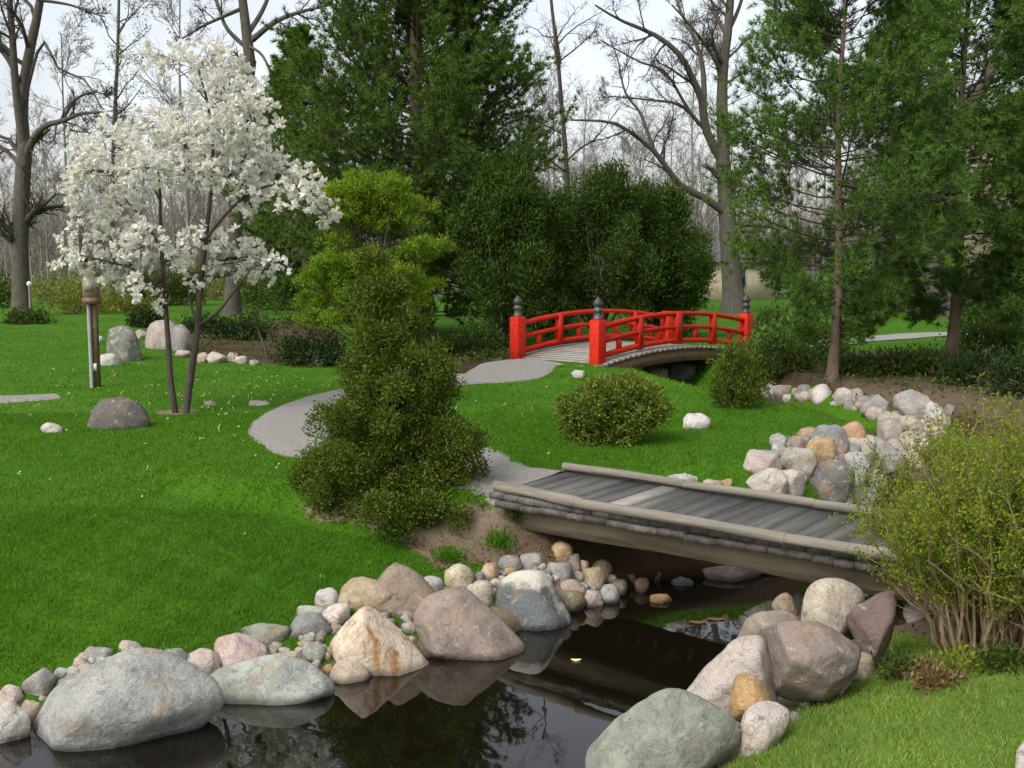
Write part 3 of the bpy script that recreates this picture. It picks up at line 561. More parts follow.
rock('rock', 'blue grey rock at the lawn edge under the angular mauve boulder', (822, 669, 859, 696), (.34, .34, .34), lift=.06, group=G3)
fill('pebble', 'small cobble on the right bank between the angular mauve boulder and the lawn', 'cobbles along the right lawn edge', [(752, 742, 4, 3), (800, 708, 6, 3), (850, 684, 5, 3), (880, 655, 4, 3)], 22, 8, 17, [GREY, TAN, PINK, LGREY, CREAM])
rock('rock', 'white stone in the grass cut by the bottom right picture corner', (1017, 742, 1046, 782), WHITE)
# --- rock pile on the island bank behind the plank bridge
G4 = 'rocks piled on the island bank behind the plank bridge'
for lab, bx, co in [
    ('pink and white rock at the left end of the pile behind the plank bridge', (747, 451, 779, 477), (.55, .45, .41)),
    ('round tan rock left of the big dark grey rock in the pile', (781, 447, 815, 475), (.42, .37, .30)),
    ('bright ochre blocky rock on top of the pile', (803, 438, 834, 462), (.56, .36, .15)),
    ('orange brown lump on the grass edge above the ochre blocky rock', (797, 428, 820, 442), (.46, .29, .16)),
    ('smooth blue grey rock at the grass edge topping the pile', (815, 427, 848, 450), BLUEG),
    ('orange triangular rock standing on the grass edge of the pile', (842, 423, 862, 442), (.50, .28, .14)),
    ('small grey stone leftmost on the grass edge of the pile', (771, 434, 785, 448), LGREY),
    ('small whitish stone just below the leftmost grey stone of the pile', (774, 442, 786, 454), WHITE),
    ('tiny dark stone between the small grey and small mauve stones of the pile', (783, 437, 792, 447), DARK),
    ('small mauve stone left of the orange brown lump', (788, 435, 804, 450), MAUVE),
    ('largest dark grey rock in the middle of the pile by the far log', (804, 460, 852, 498), (.17, .165, .15)),
    ('cream white rock by the far log at the left of the pile', (746, 468, 786, 496), (.60, .53, .44)),
    ('pale cream rock touching the largest dark grey rock', (776, 470, 806, 496), (.60, .52, .43)),
    ('small beige stone above the pale cream rock of the pile', (790, 470, 806, 480), TAN),
    ('flat pale stone lying against the far log below the dark grey rock', (816, 489, 854, 502), (.50, .46, .40)),
    ('grey green rock against the far log nearest the leafy shrub', (850, 488, 879, 506), GREEN),
    ('light grey rock with white top right of the ochre blocky rock', (834, 453, 869, 472), (.50, .49, .46)),
    ('small cream stone right of the light grey white topped rock', (866, 458, 879, 475), CREAM),
    ('pale tan rock below the orange triangular rock', (849, 440, 873, 460), (.46, .39, .31)),
    ('broad grey rock in the right half of the pile', (864, 437, 899, 465), (.36, .34, .31)),
    ('pale green grey rock right of the largest dark grey rock', (844, 470, 865, 490), (.38, .40, .33)),
    ('cream streaked stone near the shrub leaves in the pile', (862, 473, 887, 487), CREAM),
    ('small reddish stone between the ochre blocky and blue grey rocks', (831, 445, 842, 458), (.44, .29, .22)),
    ('small pale grey stone under the blue grey rock of the pile', (841, 447, 856, 458), LGREY),
    ('brownish rock low on the right slope of the pile behind the shrub', (880, 458, 905, 480), (.33, .27, .21)),
    ('large cracked tan grey rock at the lawn right corner', (877, 419, 906, 443), (.45, .40, .33)),
    ('cream rock with brown cracks right above the large cracked rock', (896, 416, 914, 430), CREAM),
    ('pale pointed rock above the large cracked rock at the lawn corner', (880, 411, 897, 423), (.50, .45, .39)),
    ('pinkish rock at the curve of the lawn edge', (867, 405, 885, 419), PINK),
    ('brown grey rock beside the cream broken rock by the shrub', (912, 422, 928, 437), (.34, .28, .23)),
    ('cream broken rock at the shrub left above the pile', (898, 432, 923, 450), (.55, .48, .38)),
    ('grey stone below the big angular grey rock', (906, 414, 926, 425), GREY)]:
    x0, y0, x1, y1 = bx; rock('rock', lab, (x0 - 2.2, y0 - 1, x1 + 2.2, y1 + 2.5), tuple(.88 * q_ for q_ in co), group=G4, rough=.07)
G5 = 'rocks lining the far side of the stream by the pine'
for lab, bx, co in [
    ('flat grey rock left of the big angular grey rock by the stream', (862, 394, 894, 415), (.33, .31, .29)),
    ('big angular grey rock by the stream right of the pine trunk', (893, 391, 929, 417), (.34, .32, .30)),
    ('white striped rock right of the big angular grey rock', (926, 399, 947, 426), (.54, .51, .47)),
    ('pale grey rock just right of the pine trunk foot', (834, 388, 855, 406), (.44, .42, .38)),
    ('mauve grey rock between the pale grey and the flat grey rocks by the stream', (848, 388, 867, 404), (.33, .28, .26)),
    ('white rock with dark patch at the foot of the pine trunk', (812, 384, 833, 402), (.58, .55, .50)),
    ('cream low rock left of the white dark patched rock', (798, 391, 816, 403), CREAM),
    ('small white stone on the lawn edge near the stream left part', (783, 394, 795, 402), WHITE),
    ('brown grey long rock farther left along the stream', (773, 383, 796, 400), (.27, .23, .19)),
    ('small white rock leftmost above the brown grey long rock', (767, 380, 778, 391), WHITE),
    ('grey rock leftmost along the stream near the upright shrub', (760, 384, 773, 399), GREY),
    ('small brown stone between the brown grey rock and the cream low rock', (794, 388, 808, 399), BROWN),
    ('small mauve stone at the right end of the stream rocks by shrub top', (944, 403, 957, 415), MAUVE)]:
    rock('rock', lab, bx, co, group=G5)
fill('rock', 'pale filler rock among the bigger rocks where the stream bends behind the leafy shrub', 'filler rocks at the stream bend', [(800, 455, 10, 8), (870, 470, 10, 8), (915, 452, 8, 7), (930, 430, 8, 5), (900, 415, 8, 4)], 46, 13, 26, [LGREY, TAN, PINK, WHITE, CREAM, GREY])
fill('rock', 'pale cobble lining the stream foot between the upright shrub and the big angular grey rock', 'cobbles along the far stream', [(765, 395, 5, 2), (810, 399, 6, 3), (860, 408, 6, 3), (890, 412, 6, 3)], 26, 9, 17, [LGREY, TAN, MAUVE, WHITE, CREAM, GREY])
rock('rock', 'blue grey flat stone lying against the far log of the plank bridge', (666, 474, 699, 487), (.37, .38, .38), sink=.6)
rock('rock', 'cream flat stone behind the far log of the plank bridge', (702, 478, 724, 489), CREAM, sink=.6)
rock('rock', 'small ochre stone behind the far log beside the cream flat stone', (719, 478, 734, 489), OCHRE, sink=.6)
rock('rock', 'small pink stone at the grass corner left of the rock pile', (744, 463, 755, 473), PINK)
# --- stones on the lawns
rock('boulder', 'white speckled stone lying alone on the island lawn', (681, 412, 711, 430), (.60, .57, .53), sink=.3)
rock('boulder', 'dark grey domed boulder on the left lawn before the magnolia', [(88, 428), (90, 414), (98, 403), (112, 397), (130, 398), (143, 407), (149, 424), (140, 428), (110, 430)], (.135, .128, .118), 'granite', sink=.3)
rock('rock', 'small white stone on the left lawn beside the dark domed boulder', (41, 422, 64, 433), WHITE)
rock('boulder', 'grey green standing stone beside the lantern post', [(102, 358), (104, 335), (108, 327), (130, 326), (136, 332), (143, 357), (130, 362), (110, 361)], (.17, .18, .155), 'lichen', thick=.7)
rock('boulder', 'pinkish grey boulder behind the magnolia trunks, left of the pair', [(145, 345), (147, 326), (153, 321), (172, 321), (179, 330), (178, 350), (160, 350)], (.38, .32, .285), thick=.8)
rock('boulder', 'rounded grey boulder behind the magnolia trunks, right of the pair', [(170, 350), (173, 328), (181, 324), (190, 330), (194, 345), (190, 352)], (.31, .28, .27), thick=.9)
rock('rock', 'low white rock at the foot of the standing stone', (98, 354, 122, 366), (.56, .53, .50))
rock('rock', 'small pale rock between the standing stone and pinkish grey boulder', (134, 329, 147, 340), CREAM)
rock('pebble', 'tiny white stone on the grass behind the lantern post', (96, 336, 103, 342), WHITE)
rock('rock', 'flat pale stepping stone in the lawn left of the path curve', (245, 400, 271, 406), (.46, .43, .39), sink=1.2)
rock('rock', 'flat dark stepping stone in the lawn nearest the magnolia trunk', (203, 401, 218, 406), (.24, .22, .19), sink=1.2)
for lab, bx, co in [('pale pink edging rock behind the magnolia right trunk', (174, 350, 193, 358), (.52, .42, .38)), ('small tan edging rock leftmost beyond the right trunk', (196, 352, 209, 363), TAN),
                    ('wide pale pinkish edging rock of the mulch bed', (206, 352, 228, 363), (.56, .46, .40)), ('brownish edging rock right of the wide pale one', (227, 351, 240, 362), (.45, .34, .29)),
                    ('cream round edging rock at the right end of the mulch bed row', (236, 356, 249, 364), CREAM), ('low grey edging rock beyond the cream round one', (248, 359, 260, 365), GREY),
                    ('tan stone at the left side of the golden tree foot', (312, 352, 326, 366), (.50, .40, .28))]:
    rock('rock', lab, bx, co, group='edging rocks of the mulch bed')

# ---------------------------------------------------------------- red bridge
N1 = np.array([1.82, 21.7]); N2 = np.array([.13, 23.3]); AX = np.array([3.95, 3.6]); BZ = .975; RISE = .25
tb = thing('red_bridge', 'red painted arched wooden bridge with dark finials over the stream', 'bridge', (*(N1 + (N2 - N1) / 2), BZ))
ua = AX / np.linalg.norm(AX); va = nrm((N2 - N1)[None])[0]; LB = np.linalg.norm(AX)
def bp_(s, v, z): q = N1 + AX * s + (N2 - N1) * v; return np.array([q[0], q[1], BZ + RISE * 4 * s * (1 - s) + z])
ss = np.linspace(0, 1, 21); u3 = np.array([*ua, 0]); v3 = np.array([*va, 0]); z3 = np.array([0, 0, 1.0])
a = Acc(); npl = 30
for i in range(npl):
    s0, s1 = (i + .03) / npl, (i + .97) / npl; p0, p1 = bp_(s0, .5, -.03), bp_(s1, .5, -.03); dv = p1 - p0
    a.box((p0 + p1) / 2, dv / 2, v3 * (np.linalg.norm(N2 - N1) / 2 + .19), np.array([0, 0, .03]))
a.build('deck', M['plank_pale'], tb)
for v in (0, 1):
    a = Acc(); a.sweep([bp_(s, v + (-.03 if v == 0 else .03), -.20) for s in ss], v3, .16, .27); a.build('side_beam', M['brownwood'], tb)
    for nm, h, hh, w in (('top_rail', .75, .10, .11), ('middle_rail', .44, .09, .09), ('bottom_rail', .13, .11, .09)):
        a = Acc(); a.sweep([bp_(s, v, h) for s in ss], v3, w, hh); a.build(nm, M['red'], tb)
    for k, s in enumerate((.25, .5, .75)):
        a = Acc(); w = .10 if k == 1 else .06; w = w * 1.15; p = bp_(s, v, .42); a.box(p, u3 * w, v3 * .062, z3 * .37); a.build('baluster', M['red'], tb)
    for s in (.125, .375, .625, .875):
        a = Acc(); p = bp_(s, v, .30); a.box(p, u3 * .05, v3 * .038, z3 * .19); a.build('short_baluster', M['red'], tb)
    for s in (0, 1):
        p = bp_(s, v, 0); a = Acc(); hw = .126
        a.box(p + z3 * .40, u3 * hw, v3 * hw, z3 * .52); a.box(p + z3 * .925, u3 * hw * .86, v3 * hw * .86, z3 * .012)
        po = a.build('newel_post', M['red'], tb)
        bvm = po.modifiers.new('bevel', 'BEVEL'); bvm.width = .02; bvm.segments = 2
        a = Acc(); a.box(p - z3 * .45, u3 * .11, v3 * .11, z3 * .33); a.build('footing_post', M['brownwood'], tb)
        if s == 1 and v == 1: continue
        a = Acc(); a.lathe(p + z3 * .93, [(.0, 0), (.105, 0), (.105, .04), (.085, .05), (.09, .17), (.105, .18), (.105, .22), (.085, .235), (.075, .27)], 18)
        fo = a.build('finial', M['pewter'] if s == 0 else M['bronze'], po, True)
        a = Acc(); a.lathe(p + z3 * 1.20, [(.07, 0), (.095, .02), (.11, .06), (.10, .11), (.06, .16), (.02, .20), (.012, .225), (0, .23)], 18)
        a.build('finial_tip', M['bronze'], po, True)
a = Acc(); q = bp_(0, .5, -.06) - u3 * .35; a.box(q, u3 * .36, v3 * 1.45, z3 * .05); a.build('landing', M['plank_pale'], tb)
for s, sg in ((0, -1), (1, 1)):
    a = Acc(); q = bp_(s, .5, -.55) + sg * u3 * .22; a.box(q, u3 * .15, v3 * 1.3, z3 * .44); a.build('abutment', M['greywood'], tb)
rock('rock', 'white flat stone by the near landing of the red bridge', (571, 370, 585, 378), WHITE, sink=.5)
rock('rock', 'small pale stone under the near red bridge post', (599, 377, 612, 384), WHITE)
rock('rock', 'dark brown rock on the shaded bank under the red bridge', (640, 366, 668, 380), BROWN, Yd=23.5)
rock('rock', 'grey rock on the bank under the near end of the red bridge', (612, 368, 642, 383), (.26, .25, .22), Yd=22.6)
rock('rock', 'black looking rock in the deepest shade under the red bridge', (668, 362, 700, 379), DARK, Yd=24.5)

# ---------------------------------------------------------------- plank bridge
tp = thing('plank_bridge', 'low weathered plank footbridge with log edges across the stream', 'footbridge', tuple(na))
LEN = np.linalg.norm(nb - na) + 1.6
a = Acc(); b2 = Acc(); x = 0.0; k = 0; ey = np.array([0, 0, 1.0])
skew = dn * .0
while x < LEN:
    pw = random.uniform(.17, .21); jt = random.uniform(-.012, .02); c = A0 + dn * (x + pw / 2) + wn * (wid / 2 + jt) - ey * (.028 + random.uniform(0, .006))
    if 6 == k: b2.box(c + ey * .004, dn * (pw / 2 - .006), wn * (wid / 2 + .10), ey * .028)
    else: a.box(c, dn * (pw / 2 - .006), wn * (wid / 2 + .10), ey * .028)
    x += pw; k += 1
a.build('deck', M['plank'], tp); b2.build('pale_plank', M['plank_pale'], tp)['label'] = 'pale newer plank'
a = Acc(); x = .12
while x < LEN:
    pw = random.uniform(.14, .30); a.box(A0 + dn * (x + pw / 2) - wn * (.045 + random.uniform(0, .03)) - ey * (.086 + random.uniform(-.006, .012)), dn * (pw / 2 - .003), wn * .09, ey * .024); x += pw
a.build('edge_boards', M['endgrain'], tp)
for off, nm in ((.06, 'near'), (wid - .10, 'far')):
    a = Acc(); a.sweep([A0 + dn * s + wn * off - ey * (.215 + .012 * math.sin(s * 2.3)) for s in np.linspace(.15, LEN, 14)], wn, .13, .18); a.build('beam', M['beam'], tp)
def log(P0, P1, r, mat='log'):
    n = 12; tt = np.linspace(0, 1, n); P = P0[None] + (P1 - P0)[None] * tt[:, None]; P[:, 2] += .004 * np.sin(tt * 5 + r * 100)
    a = Acc(); r = r * .80; a.tube(P, r * (1 + .025 * np.sin(tt * 11 + P0[0] * 5)), 14); return a.build('log_rail', M[mat], tp, True)
q = lambda px, py, off=0: at(px, py, ZD + .05)
log(A0 - wn * .0 + ey * .045, q(583, 503), .062)
log(q(578, 503), q(786, 538), .055); log(q(786, 538), q(786, 538) + dn * 2.1, .052)
log(q(564, 466), q(684, 483.5), .052); log(q(684, 484), q(815, 503), .050); log(q(815, 503.5), q(815, 503.5) + dn * 2.3, .05)
for s_, zz in ((.05, -.55), (LEN - .25, -.6)):
    a = Acc(); a.box(A0 + dn * s_ + wn * wid / 2 + ey * zz, dn * .12, wn * (wid / 2 + .05), ey * .21); a.build('abutment', M['beam'], tp)

# ---------------------------------------------------------------- lantern post and other furniture
lp = hit(92, 388); k = lp[1] / FPX
tl = thing('lantern_post', 'square wooden lantern box on a tall dark post with a metal pipe', 'lantern', tuple(lp))
a = Acc(); a.box(lp + np.array([.065, .08, 1.05]), (.045, 0, 0), (0, .045, 0), (0, 0, 1.15)); a.build('post', M['brownwood'], tl)
a = Acc(); a.tube([lp + np.array([0, 0, -.1]), lp + np.array([0, 0, 1.55])], [.03, .03], 10); a.build('pipe', M['steel'], tl, True)
zt = lp[2]; bx = lp + np.array([.06, .0, 0])
a = Acc(); a.box(bx + ey * 1.73, (.105, 0, 0), (0, .105, 0), (0, 0, .18)); bo = a.build('lantern_box', M['greywood'], tl)
a = Acc(); a.box(bx + ey * 1.50, (.12, 0, 0), (0, .12, 0), (0, 0, .05)); a.build('tray', M['brownwood'], tl)
a = Acc(); a.box(bx + ey * 1.93, (.13, 0, 0), (0, .13, 0), (0, 0, .015)); a.box(bx + ey * 1.965, (.10, 0, 0), (0, .10, 0), (0, 0, .02)); a.build('roof', M['brownwood'], tl)
a = Acc(); a.box(bx + np.array([0, -.11, 1.74]), (.075, 0, 0), (0, .006, 0), (0, 0, .085)); a.build('panel', M['greywood'], bo)
a = Acc(); a.box(lp + np.array([.055, .03, .36]), (.03, 0, 0), (0, .02, 0), (0, 0, .06)); a.build('tag_plate', M['white'], tl)
pb = hit(31, 318); tq = thing('marker_post', 'thin pale post with a white ball top beside the big bare left tree', 'post', tuple(pb)); hh = 35 / FPX * pb[1]
a = Acc(); a.tube([pb, pb + ey * hh], [.045, .045], 8); a.build('pole', M['greywood'], tq, True)
a = Acc(); a.lathe(pb + ey * (hh - .12), [(.05, 0), (.08, .04), (.09, .09), (.07, .15), (0, .18)], 12); a.build('ball', M['white'], tq, True)
# far bench
pb = hit(905, 312); k = pb[1] / FPX
tn = thing('garden_bench', 'weathered wooden bench on the far lawn seen between the pines', 'bench', tuple(pb)); w = 12.5 * k; h = 22 * k
for sx_ in (-1, 1):
    a = Acc(); a.box(pb + np.array([sx_ * w, 0, h / 2]), (.05, 0, 0), (0, .05, 0), (0, 0, h / 2)); a.build('leg', M['greywood'], tn)
    a = Acc(); a.box(pb + np.array([sx_ * w * .97, -.45, .22]), (.045, 0, 0), (0, .045, 0), (0, 0, .22)); a.build('leg', M['greywood'], tn)
a = Acc(); a.box(pb + np.array([0, 0, h - .04]), (w + .08, 0, 0), (0, .06, 0), (0, 0, .06)); a.box(pb + np.array([0, 0, h * .72]), (w - .05, 0, 0), (0, .02, 0), (0, 0, .05)); a.build('backrest', M['greywood'], tn)
a = Acc(); a.box(pb + np.array([0, -.23, .46]), (w + .02, 0, 0), (0, .28, 0), (0, 0, .03)); a.build('seat', M['greywood'], tn)
def house(label, px0, px1, py_base, py_eave, Y_, mat, rise=1.6):
    p0 = atY(px0, py_base, Y_); p1 = atY(px1, py_base, Y_); zb = g1(p0[0], Y_) - .3; ze = atY(px0, py_eave, Y_)[2]; cx = (p0[0] + p1[0]) / 2; hw = (p1[0] - p0[0]) / 2; dp = 4.0
    th = thing('house', label, 'house', (cx, Y_, zb))
    a = Acc(); a.box((cx, Y_ + dp, (zb + ze) / 2), (hw, 0, 0), (0, dp, 0), (0, 0, (ze - zb) / 2)); a.build('wall', mat, th)
    a = Acc(); e = .4; V = [(cx - hw - e, Y_ - e, ze), (cx + hw + e, Y_ - e, ze), (cx + hw + e, Y_ + 2 * dp + e, ze), (cx - hw - e, Y_ + 2 * dp + e, ze), (cx - hw - e, Y_ + dp, ze + rise), (cx + hw + e, Y_ + dp, ze + rise)]
    a.add(V, [(0, 1, 5, 4), (2, 3, 4, 5)]); a.add(V, [(0, 4, 3), (1, 2, 5)]); a.add(V, [(3, 2, 1, 0)]); a.build('roof', M['roof'], th)
    n = max(1, int(hw / 1.6))
    for zz in np.arange(zb + 1.6, ze - .9, 2.8):
        for i in range(n):
            xx = cx - hw + (i + .5) * 2 * hw / n
            a = Acc(); a.box((xx, Y_ - .03, zz + .1), (.5, 0, 0), (0, .025, 0), (0, 0, .7)); wf = a.build('window', M['white'], th)
            a = Acc(); a.box((xx, Y_ - .06, zz + .1), (.42, 0, 0), (0, .015, 0), (0, 0, .62)); a.build('pane', M['glass'], wf)
house('low beige building far behind the right end of the red bridge', 700, 775, 306, 262, 62, M['beige'])
house('tall pale building far behind the forked tree on the right', 925, 1040, 290, 132, 85, M['beige'], 2.5)

# ---------------------------------------------------------------- plants
def polyline(P, K):
    P = np.asarray(P, float); d = np.concatenate([[0], np.cumsum(np.linalg.norm(np.diff(P, axis=0), axis=1))]); t = np.linspace(0, d[-1], K)
    S_ = spline(P, K * 3); d = np.concatenate([[0], np.cumsum(np.linalg.norm(np.diff(S_, axis=0), axis=1))]); t = np.linspace(0, d[-1], K)
    return np.stack([np.interp(t, d, S_[:, i]) for i in range(3)], 1)
def spawn(P, Rr, n, t0, t1, lf, ang, K, up=.15, wig=.25, r0=.6, r1=.2, rmin=.004, flat=None):
    """n child polylines on each parent"""
    N, Kp, _ = P.shape; t = np.sort(rng.uniform(t0, t1, (N, n)), 1); f = t * (Kp - 1); i = np.minimum(f.astype(int), Kp - 2); fr = (f - i)[..., None]; r_ = np.arange(N)[:, None]
    pos = P[r_, i] * (1 - fr) + P[r_, i + 1] * fr; T = nrm(P[r_, i + 1] - P[r_, i]); rad = Rr[r_, i] * (1 - fr[..., 0]) + Rr[r_, i + 1] * fr[..., 0]
    Lp = np.linalg.norm(np.diff(P, axis=1), axis=2).sum(1)[:, None]
    pos = pos.reshape(-1, 3); T = T.reshape(-1, 3); rad = rad.ravel(); L = (Lp * lf * (1.1 - .55 * t) * rng.uniform(.6, 1.25, t.shape)).ravel(); M_ = len(pos)
    pr = rng.normal(size=(M_, 3)); 
    if flat is not None: pr[:, 2] *= flat
    pr = nrm(pr - (pr * T).sum(1, keepdims=True) * T); A_ = rng.normal(ang, .22, M_)[:, None]
    D = nrm(np.cos(A_) * T + np.sin(A_) * pr); Q = np.zeros((M_, K, 3)); Q[:, 0] = pos
    for k in range(1, K):
        D = nrm(D + wig * rng.normal(size=(M_, 3)) + np.array([0, 0, up])); Q[:, k] = Q[:, k - 1] + D * (L / (K - 1))[:, None]
    rr = np.maximum(rad * r0, rmin)[:, None] * np.linspace(1, r1, K)[None]; rr = np.maximum(rr, rmin * .6)
    return Q, rr
def limbs_acc(acc, lst, sides=6):
    for P, Rr in lst: V, F = tubes(np.asarray(P)[None], np.asarray(Rr)[None], sides); acc.add(V, F)
def bare_tree(name, label, limbs, Y_, levels, mat, group=None, cat='tree', base=None, leaves=None, twigmat='twig'):
    """limbs: list of (pixel polyline, r0, r1, depth drift) hand placed; finer branches grown from them"""
    K = 14; Ps, Rs = [], []
    for pts, r0, r1, dy in limbs:
        n = len(pts); P = np.array([atY(a_, b_, Y_ + dy * i / max(n - 1, 1)) for i, (a_, b_) in enumerate(pts)]); Ps.append(polyline(P, K)); Rs.append(np.linspace(r0, r1, K) * (.72 if len(Ps) == 1 else .68))
    Ps, Rs = np.array(Ps), np.array(Rs)
    b0 = Ps[0, 0].copy(); gz = g1(b0[0], b0[1]); Ps[0, 0, 2] = min(Ps[0, 0, 2], gz - .1)
    tt = thing(name, label, cat, (b0[0], b0[1], gz), group)
    a = Acc(); fl = Rs.copy(); fl[0] *= 1 + .5 * np.exp(-np.arange(K) * 1.3); V, F = tubes(Ps, fl, 10); a.add(V, F); a.build('trunk', mat, tt, True)
    a = Acc(); P, Rr = Ps, Rs; ends = []
    for li, (n, t0, lf, ang, up, wig) in enumerate(levels):
        P, Rr = spawn(P, Rr, n, t0 if li else .35, 1.0, lf, ang, 6 if li < 2 else 4, up, wig, rmin=max(.004, Y_ * .00018), r0=.5); V, F = tubes(P, Rr, 5 if li == 0 else 3); a.add(V, F)
    a.build('branches', M[twigmat], tt, True)
    if leaves:
        m_, n_, sz = leaves; sel = P.reshape(-1, 3)[rng.integers(0, P.shape[0] * P.shape[1], n_)]; V, F = kites(sel + rng.normal(0, .08, sel.shape), rng.normal(size=sel.shape), sz, sz * .7); np_mesh('leaves', V, F, M[m_], tt)
    return tt
LV = [(9, .3, .40, .75, .06, .22), (9, .15, .45, .75, .06, .28), (9, .1, .5, .7, .05, .28)]
bare_tree('bare_tree', 'tall bare tree with a thick grey forked trunk at the left edge', [
    ([(22, 318), (20, 250), (22, 190), (25, 150)], .44, .36, 0), ([(25, 152), (22, 110), (28, 60), (40, 0), (50, -90)], .34, .12, .5), ([(24, 150), (16, 90), (12, 30), (5, -60)], .24, .1, -1),
    ([(25, 160), (33, 140), (45, 126), (62, 121), (80, 114), (100, 112)], .22, .06, -1.5), ([(62, 121), (75, 100), (95, 92), (110, 98)], .10, .03, -1), ([(18, 80), (5, 55), (-30, 20)], .16, .05, 0),
    ([(22, 112), (40, 45), (50, 52), (60, 70), (85, 80), (103, 110), (120, 125)], .10, .03, -1), ([(38, 0), (70, 5), (105, 17)], .09, .03, 0), ([(24, 170), (5, 150), (-30, 130)], .15, .05, 1)], 38, LV, M['bark'])
bare_tree('bare_tree', 'broad bare tree rising behind the white magnolia top', [
    ([(232, 318), (234, 250), (240, 150), (250, 60)], .40, .34, 0), ([(250, 62), (245, 20), (238, -40), (230, -120)], .32, .1, 0), ([(252, 40), (275, 22), (300, 12), (330, 5)], .18, .05, -1), ([(252, 52), (228, 30), (218, 5), (205, -40)], .14, .05, 1),
    ([(245, 45), (262, 55), (275, 85), (280, 110)], .09, .03, -1.5), ([(243, 8), (205, 25), (180, 40)], .12, .04, -1), ([(239, -30), (290, -60), (330, -100)], .2, .06, 0), ([(249, 32), (265, 5), (285, -50)], .15, .05, 1)], 40, LV, M['bark'])
bare_tree('bare_tree', 'slim straight bare tree between the left tree and the magnolia', [
    ([(112, 300), (112, 200), (115, 110), (118, 40), (120, -60)], .17, .06, 0)], 45, [(16, .3, .22, .8, .1, .2), (6, .15, .5, .7, .06, .28), (6, .1, .5, .7, .05, .25)], M['bark'], leaves=('spring', 900, .10))
bare_tree('bare_tree', 'slender leaning bare tree standing right of the tall dark pine', [
    ([(574, 330), (570, 250), (566, 160), (562, 110), (557, 50), (550, -10), (545, -90)], .20, .06, 0), ([(564, 135), (545, 125), (520, 112)], .06, .03, 0), ([(561, 60), (580, 45), (600, 25)], .05, .02, 0)], 44, [(12, .3, .22, .85, .08, .22), (6, .15, .5, .7, .06, .28), (6, .1, .5, .7, .05, .25)], M['bark_dark'])
bare_tree('bare_tree', 'big bare forked tree with a leaning low limb behind the bridge', [
    ([(735, 308), (731, 270), (727, 210), (722, 150)], .62, .42, 0), ([(724, 152), (722, 100), (724, 60), (728, 30), (733, -40)], .40, .2, 0), ([(722, 160), (706, 130), (702, 100), (694, 82), (680, 55), (655, 35), (620, 20), (595, 5)], .32, .05, -2),
    ([(727, 215), (705, 198), (680, 185), (655, 152), (630, 132), (610, 122), (570, 120)], .26, .05, -3), ([(655, 152), (645, 125), (640, 112), (625, 92), (618, 60), (610, 40)], .12, .03, 1), ([(704, 110), (703, 70), (695, 40), (680, 10), (668, -30)], .2, .05, 2),
    ([(724, 80), (712, 55), (690, 25), (672, 5)], .15, .05, -1), ([(727, 35), (716, 15), (706, -20)], .16, .05, 1), ([(728, 32), (740, 5), (752, -40)], .15, .05, 1), ([(724, 85), (740, 75), (758, 68)], .1, .03, 0), ([(724, 62), (745, 42), (760, 30)], .1, .03, 0),
    ([(700, 125), (680, 105), (650, 100), (610, 96)], .12, .03, -1), ([(712, 138), (690, 112), (665, 72), (640, 62), (600, 40)], .13, .03, -2)], 45, [(8, .3, .34, .75, .05, .22), (9, .15, .45, .75, .05, .28), (9, .1, .5, .7, .04, .28)], M['bark'])
bare_tree('bare_tree', 'massive forked bare tree behind the right hand pines', [
    ([(938, 300), (940, 220), (942, 160)], .85, .72, 0), ([(938, 165), (936, 110), (940, 50), (945, -60)], .5, .2, 0), ([(945, 165), (962, 125), (985, 80), (1005, 40), (1030, -30)], .5, .2, 0), ([(955, 140), (975, 135), (1000, 138), (1020, 150)], .16, .05, -2),
    ([(950, 155), (990, 130), (1030, 110)], .2, .06, 1)], 42, LV, M['bark'])
bare_tree('bare_tree', 'twin stemmed bare tree seen through the gap between the two pines', [
    ([(912, 300), (912, 220), (910, 150)], .34, .28, 0), ([(910, 152), (906, 110), (902, 60), (895, -40)], .24, .08, 0), ([(911, 152), (918, 110), (916, 60), (920, -40)], .22, .08, .6)], 46, LV, M['bark'])
# far woodland: a few grown prototypes, copied
def far_proto(h, seed, mat, spread):
    P = polyline([(0, 0, -.3), (.1 * spread, 0, h * .35), (-.1, .1, h * .7), (.2, 0, h)], 12)[None]; Rr = np.linspace(.10, .025, 12)[None]
    a = Acc(); V, F = tubes(P, Rr, 7); a.add(V, F)
    for li, (n, t0, lf, ang, up, wig) in enumerate([(16, .25, .38 * spread, .7, .1, .2), (9, .15, .5, .7, .08, .26), (9, .1, .55, .7, .05, .25)]):
        P, Rr = spawn(P, Rr, n, t0, 1.0, lf, ang, 5 if li < 2 else 3, up, wig, rmin=.011); V, F = tubes(P, Rr, 3); a.add(V, F)
    return a
protos = []
for i, (h, sp) in enumerate(((11, 1.0), (9, 1.25), (13, .8))):
    ob = far_proto(h, i, None, sp).build('woodland_tree', M['farbark'], None); protos.append(ob)
spots = []
for i in range(96):
    Yf = rng.uniform(54, 108); pxf = -60 + (i + rng.uniform(0, 1)) / 96 * 1150; spots.append(((pxf - 512) / FPX * Yf, Yf))
for i, (x_, y_) in enumerate(spots):
    o = protos[i] if i < 3 else protos[i % 3].copy()
    if i >= 3: C.objects.link(o)
    o.location = (x_, y_, g1(x_, y_)); o.rotation_euler = (0, 0, rng.uniform(0, 6.28)); s_ = rng.uniform(.8, 1.35); o.scale = (s_, s_, s_)
    tag(o, 'leafless tree, paled to imitate haze, of the woodland far behind the garden', 'tree', 'bare trees of the far woodland')
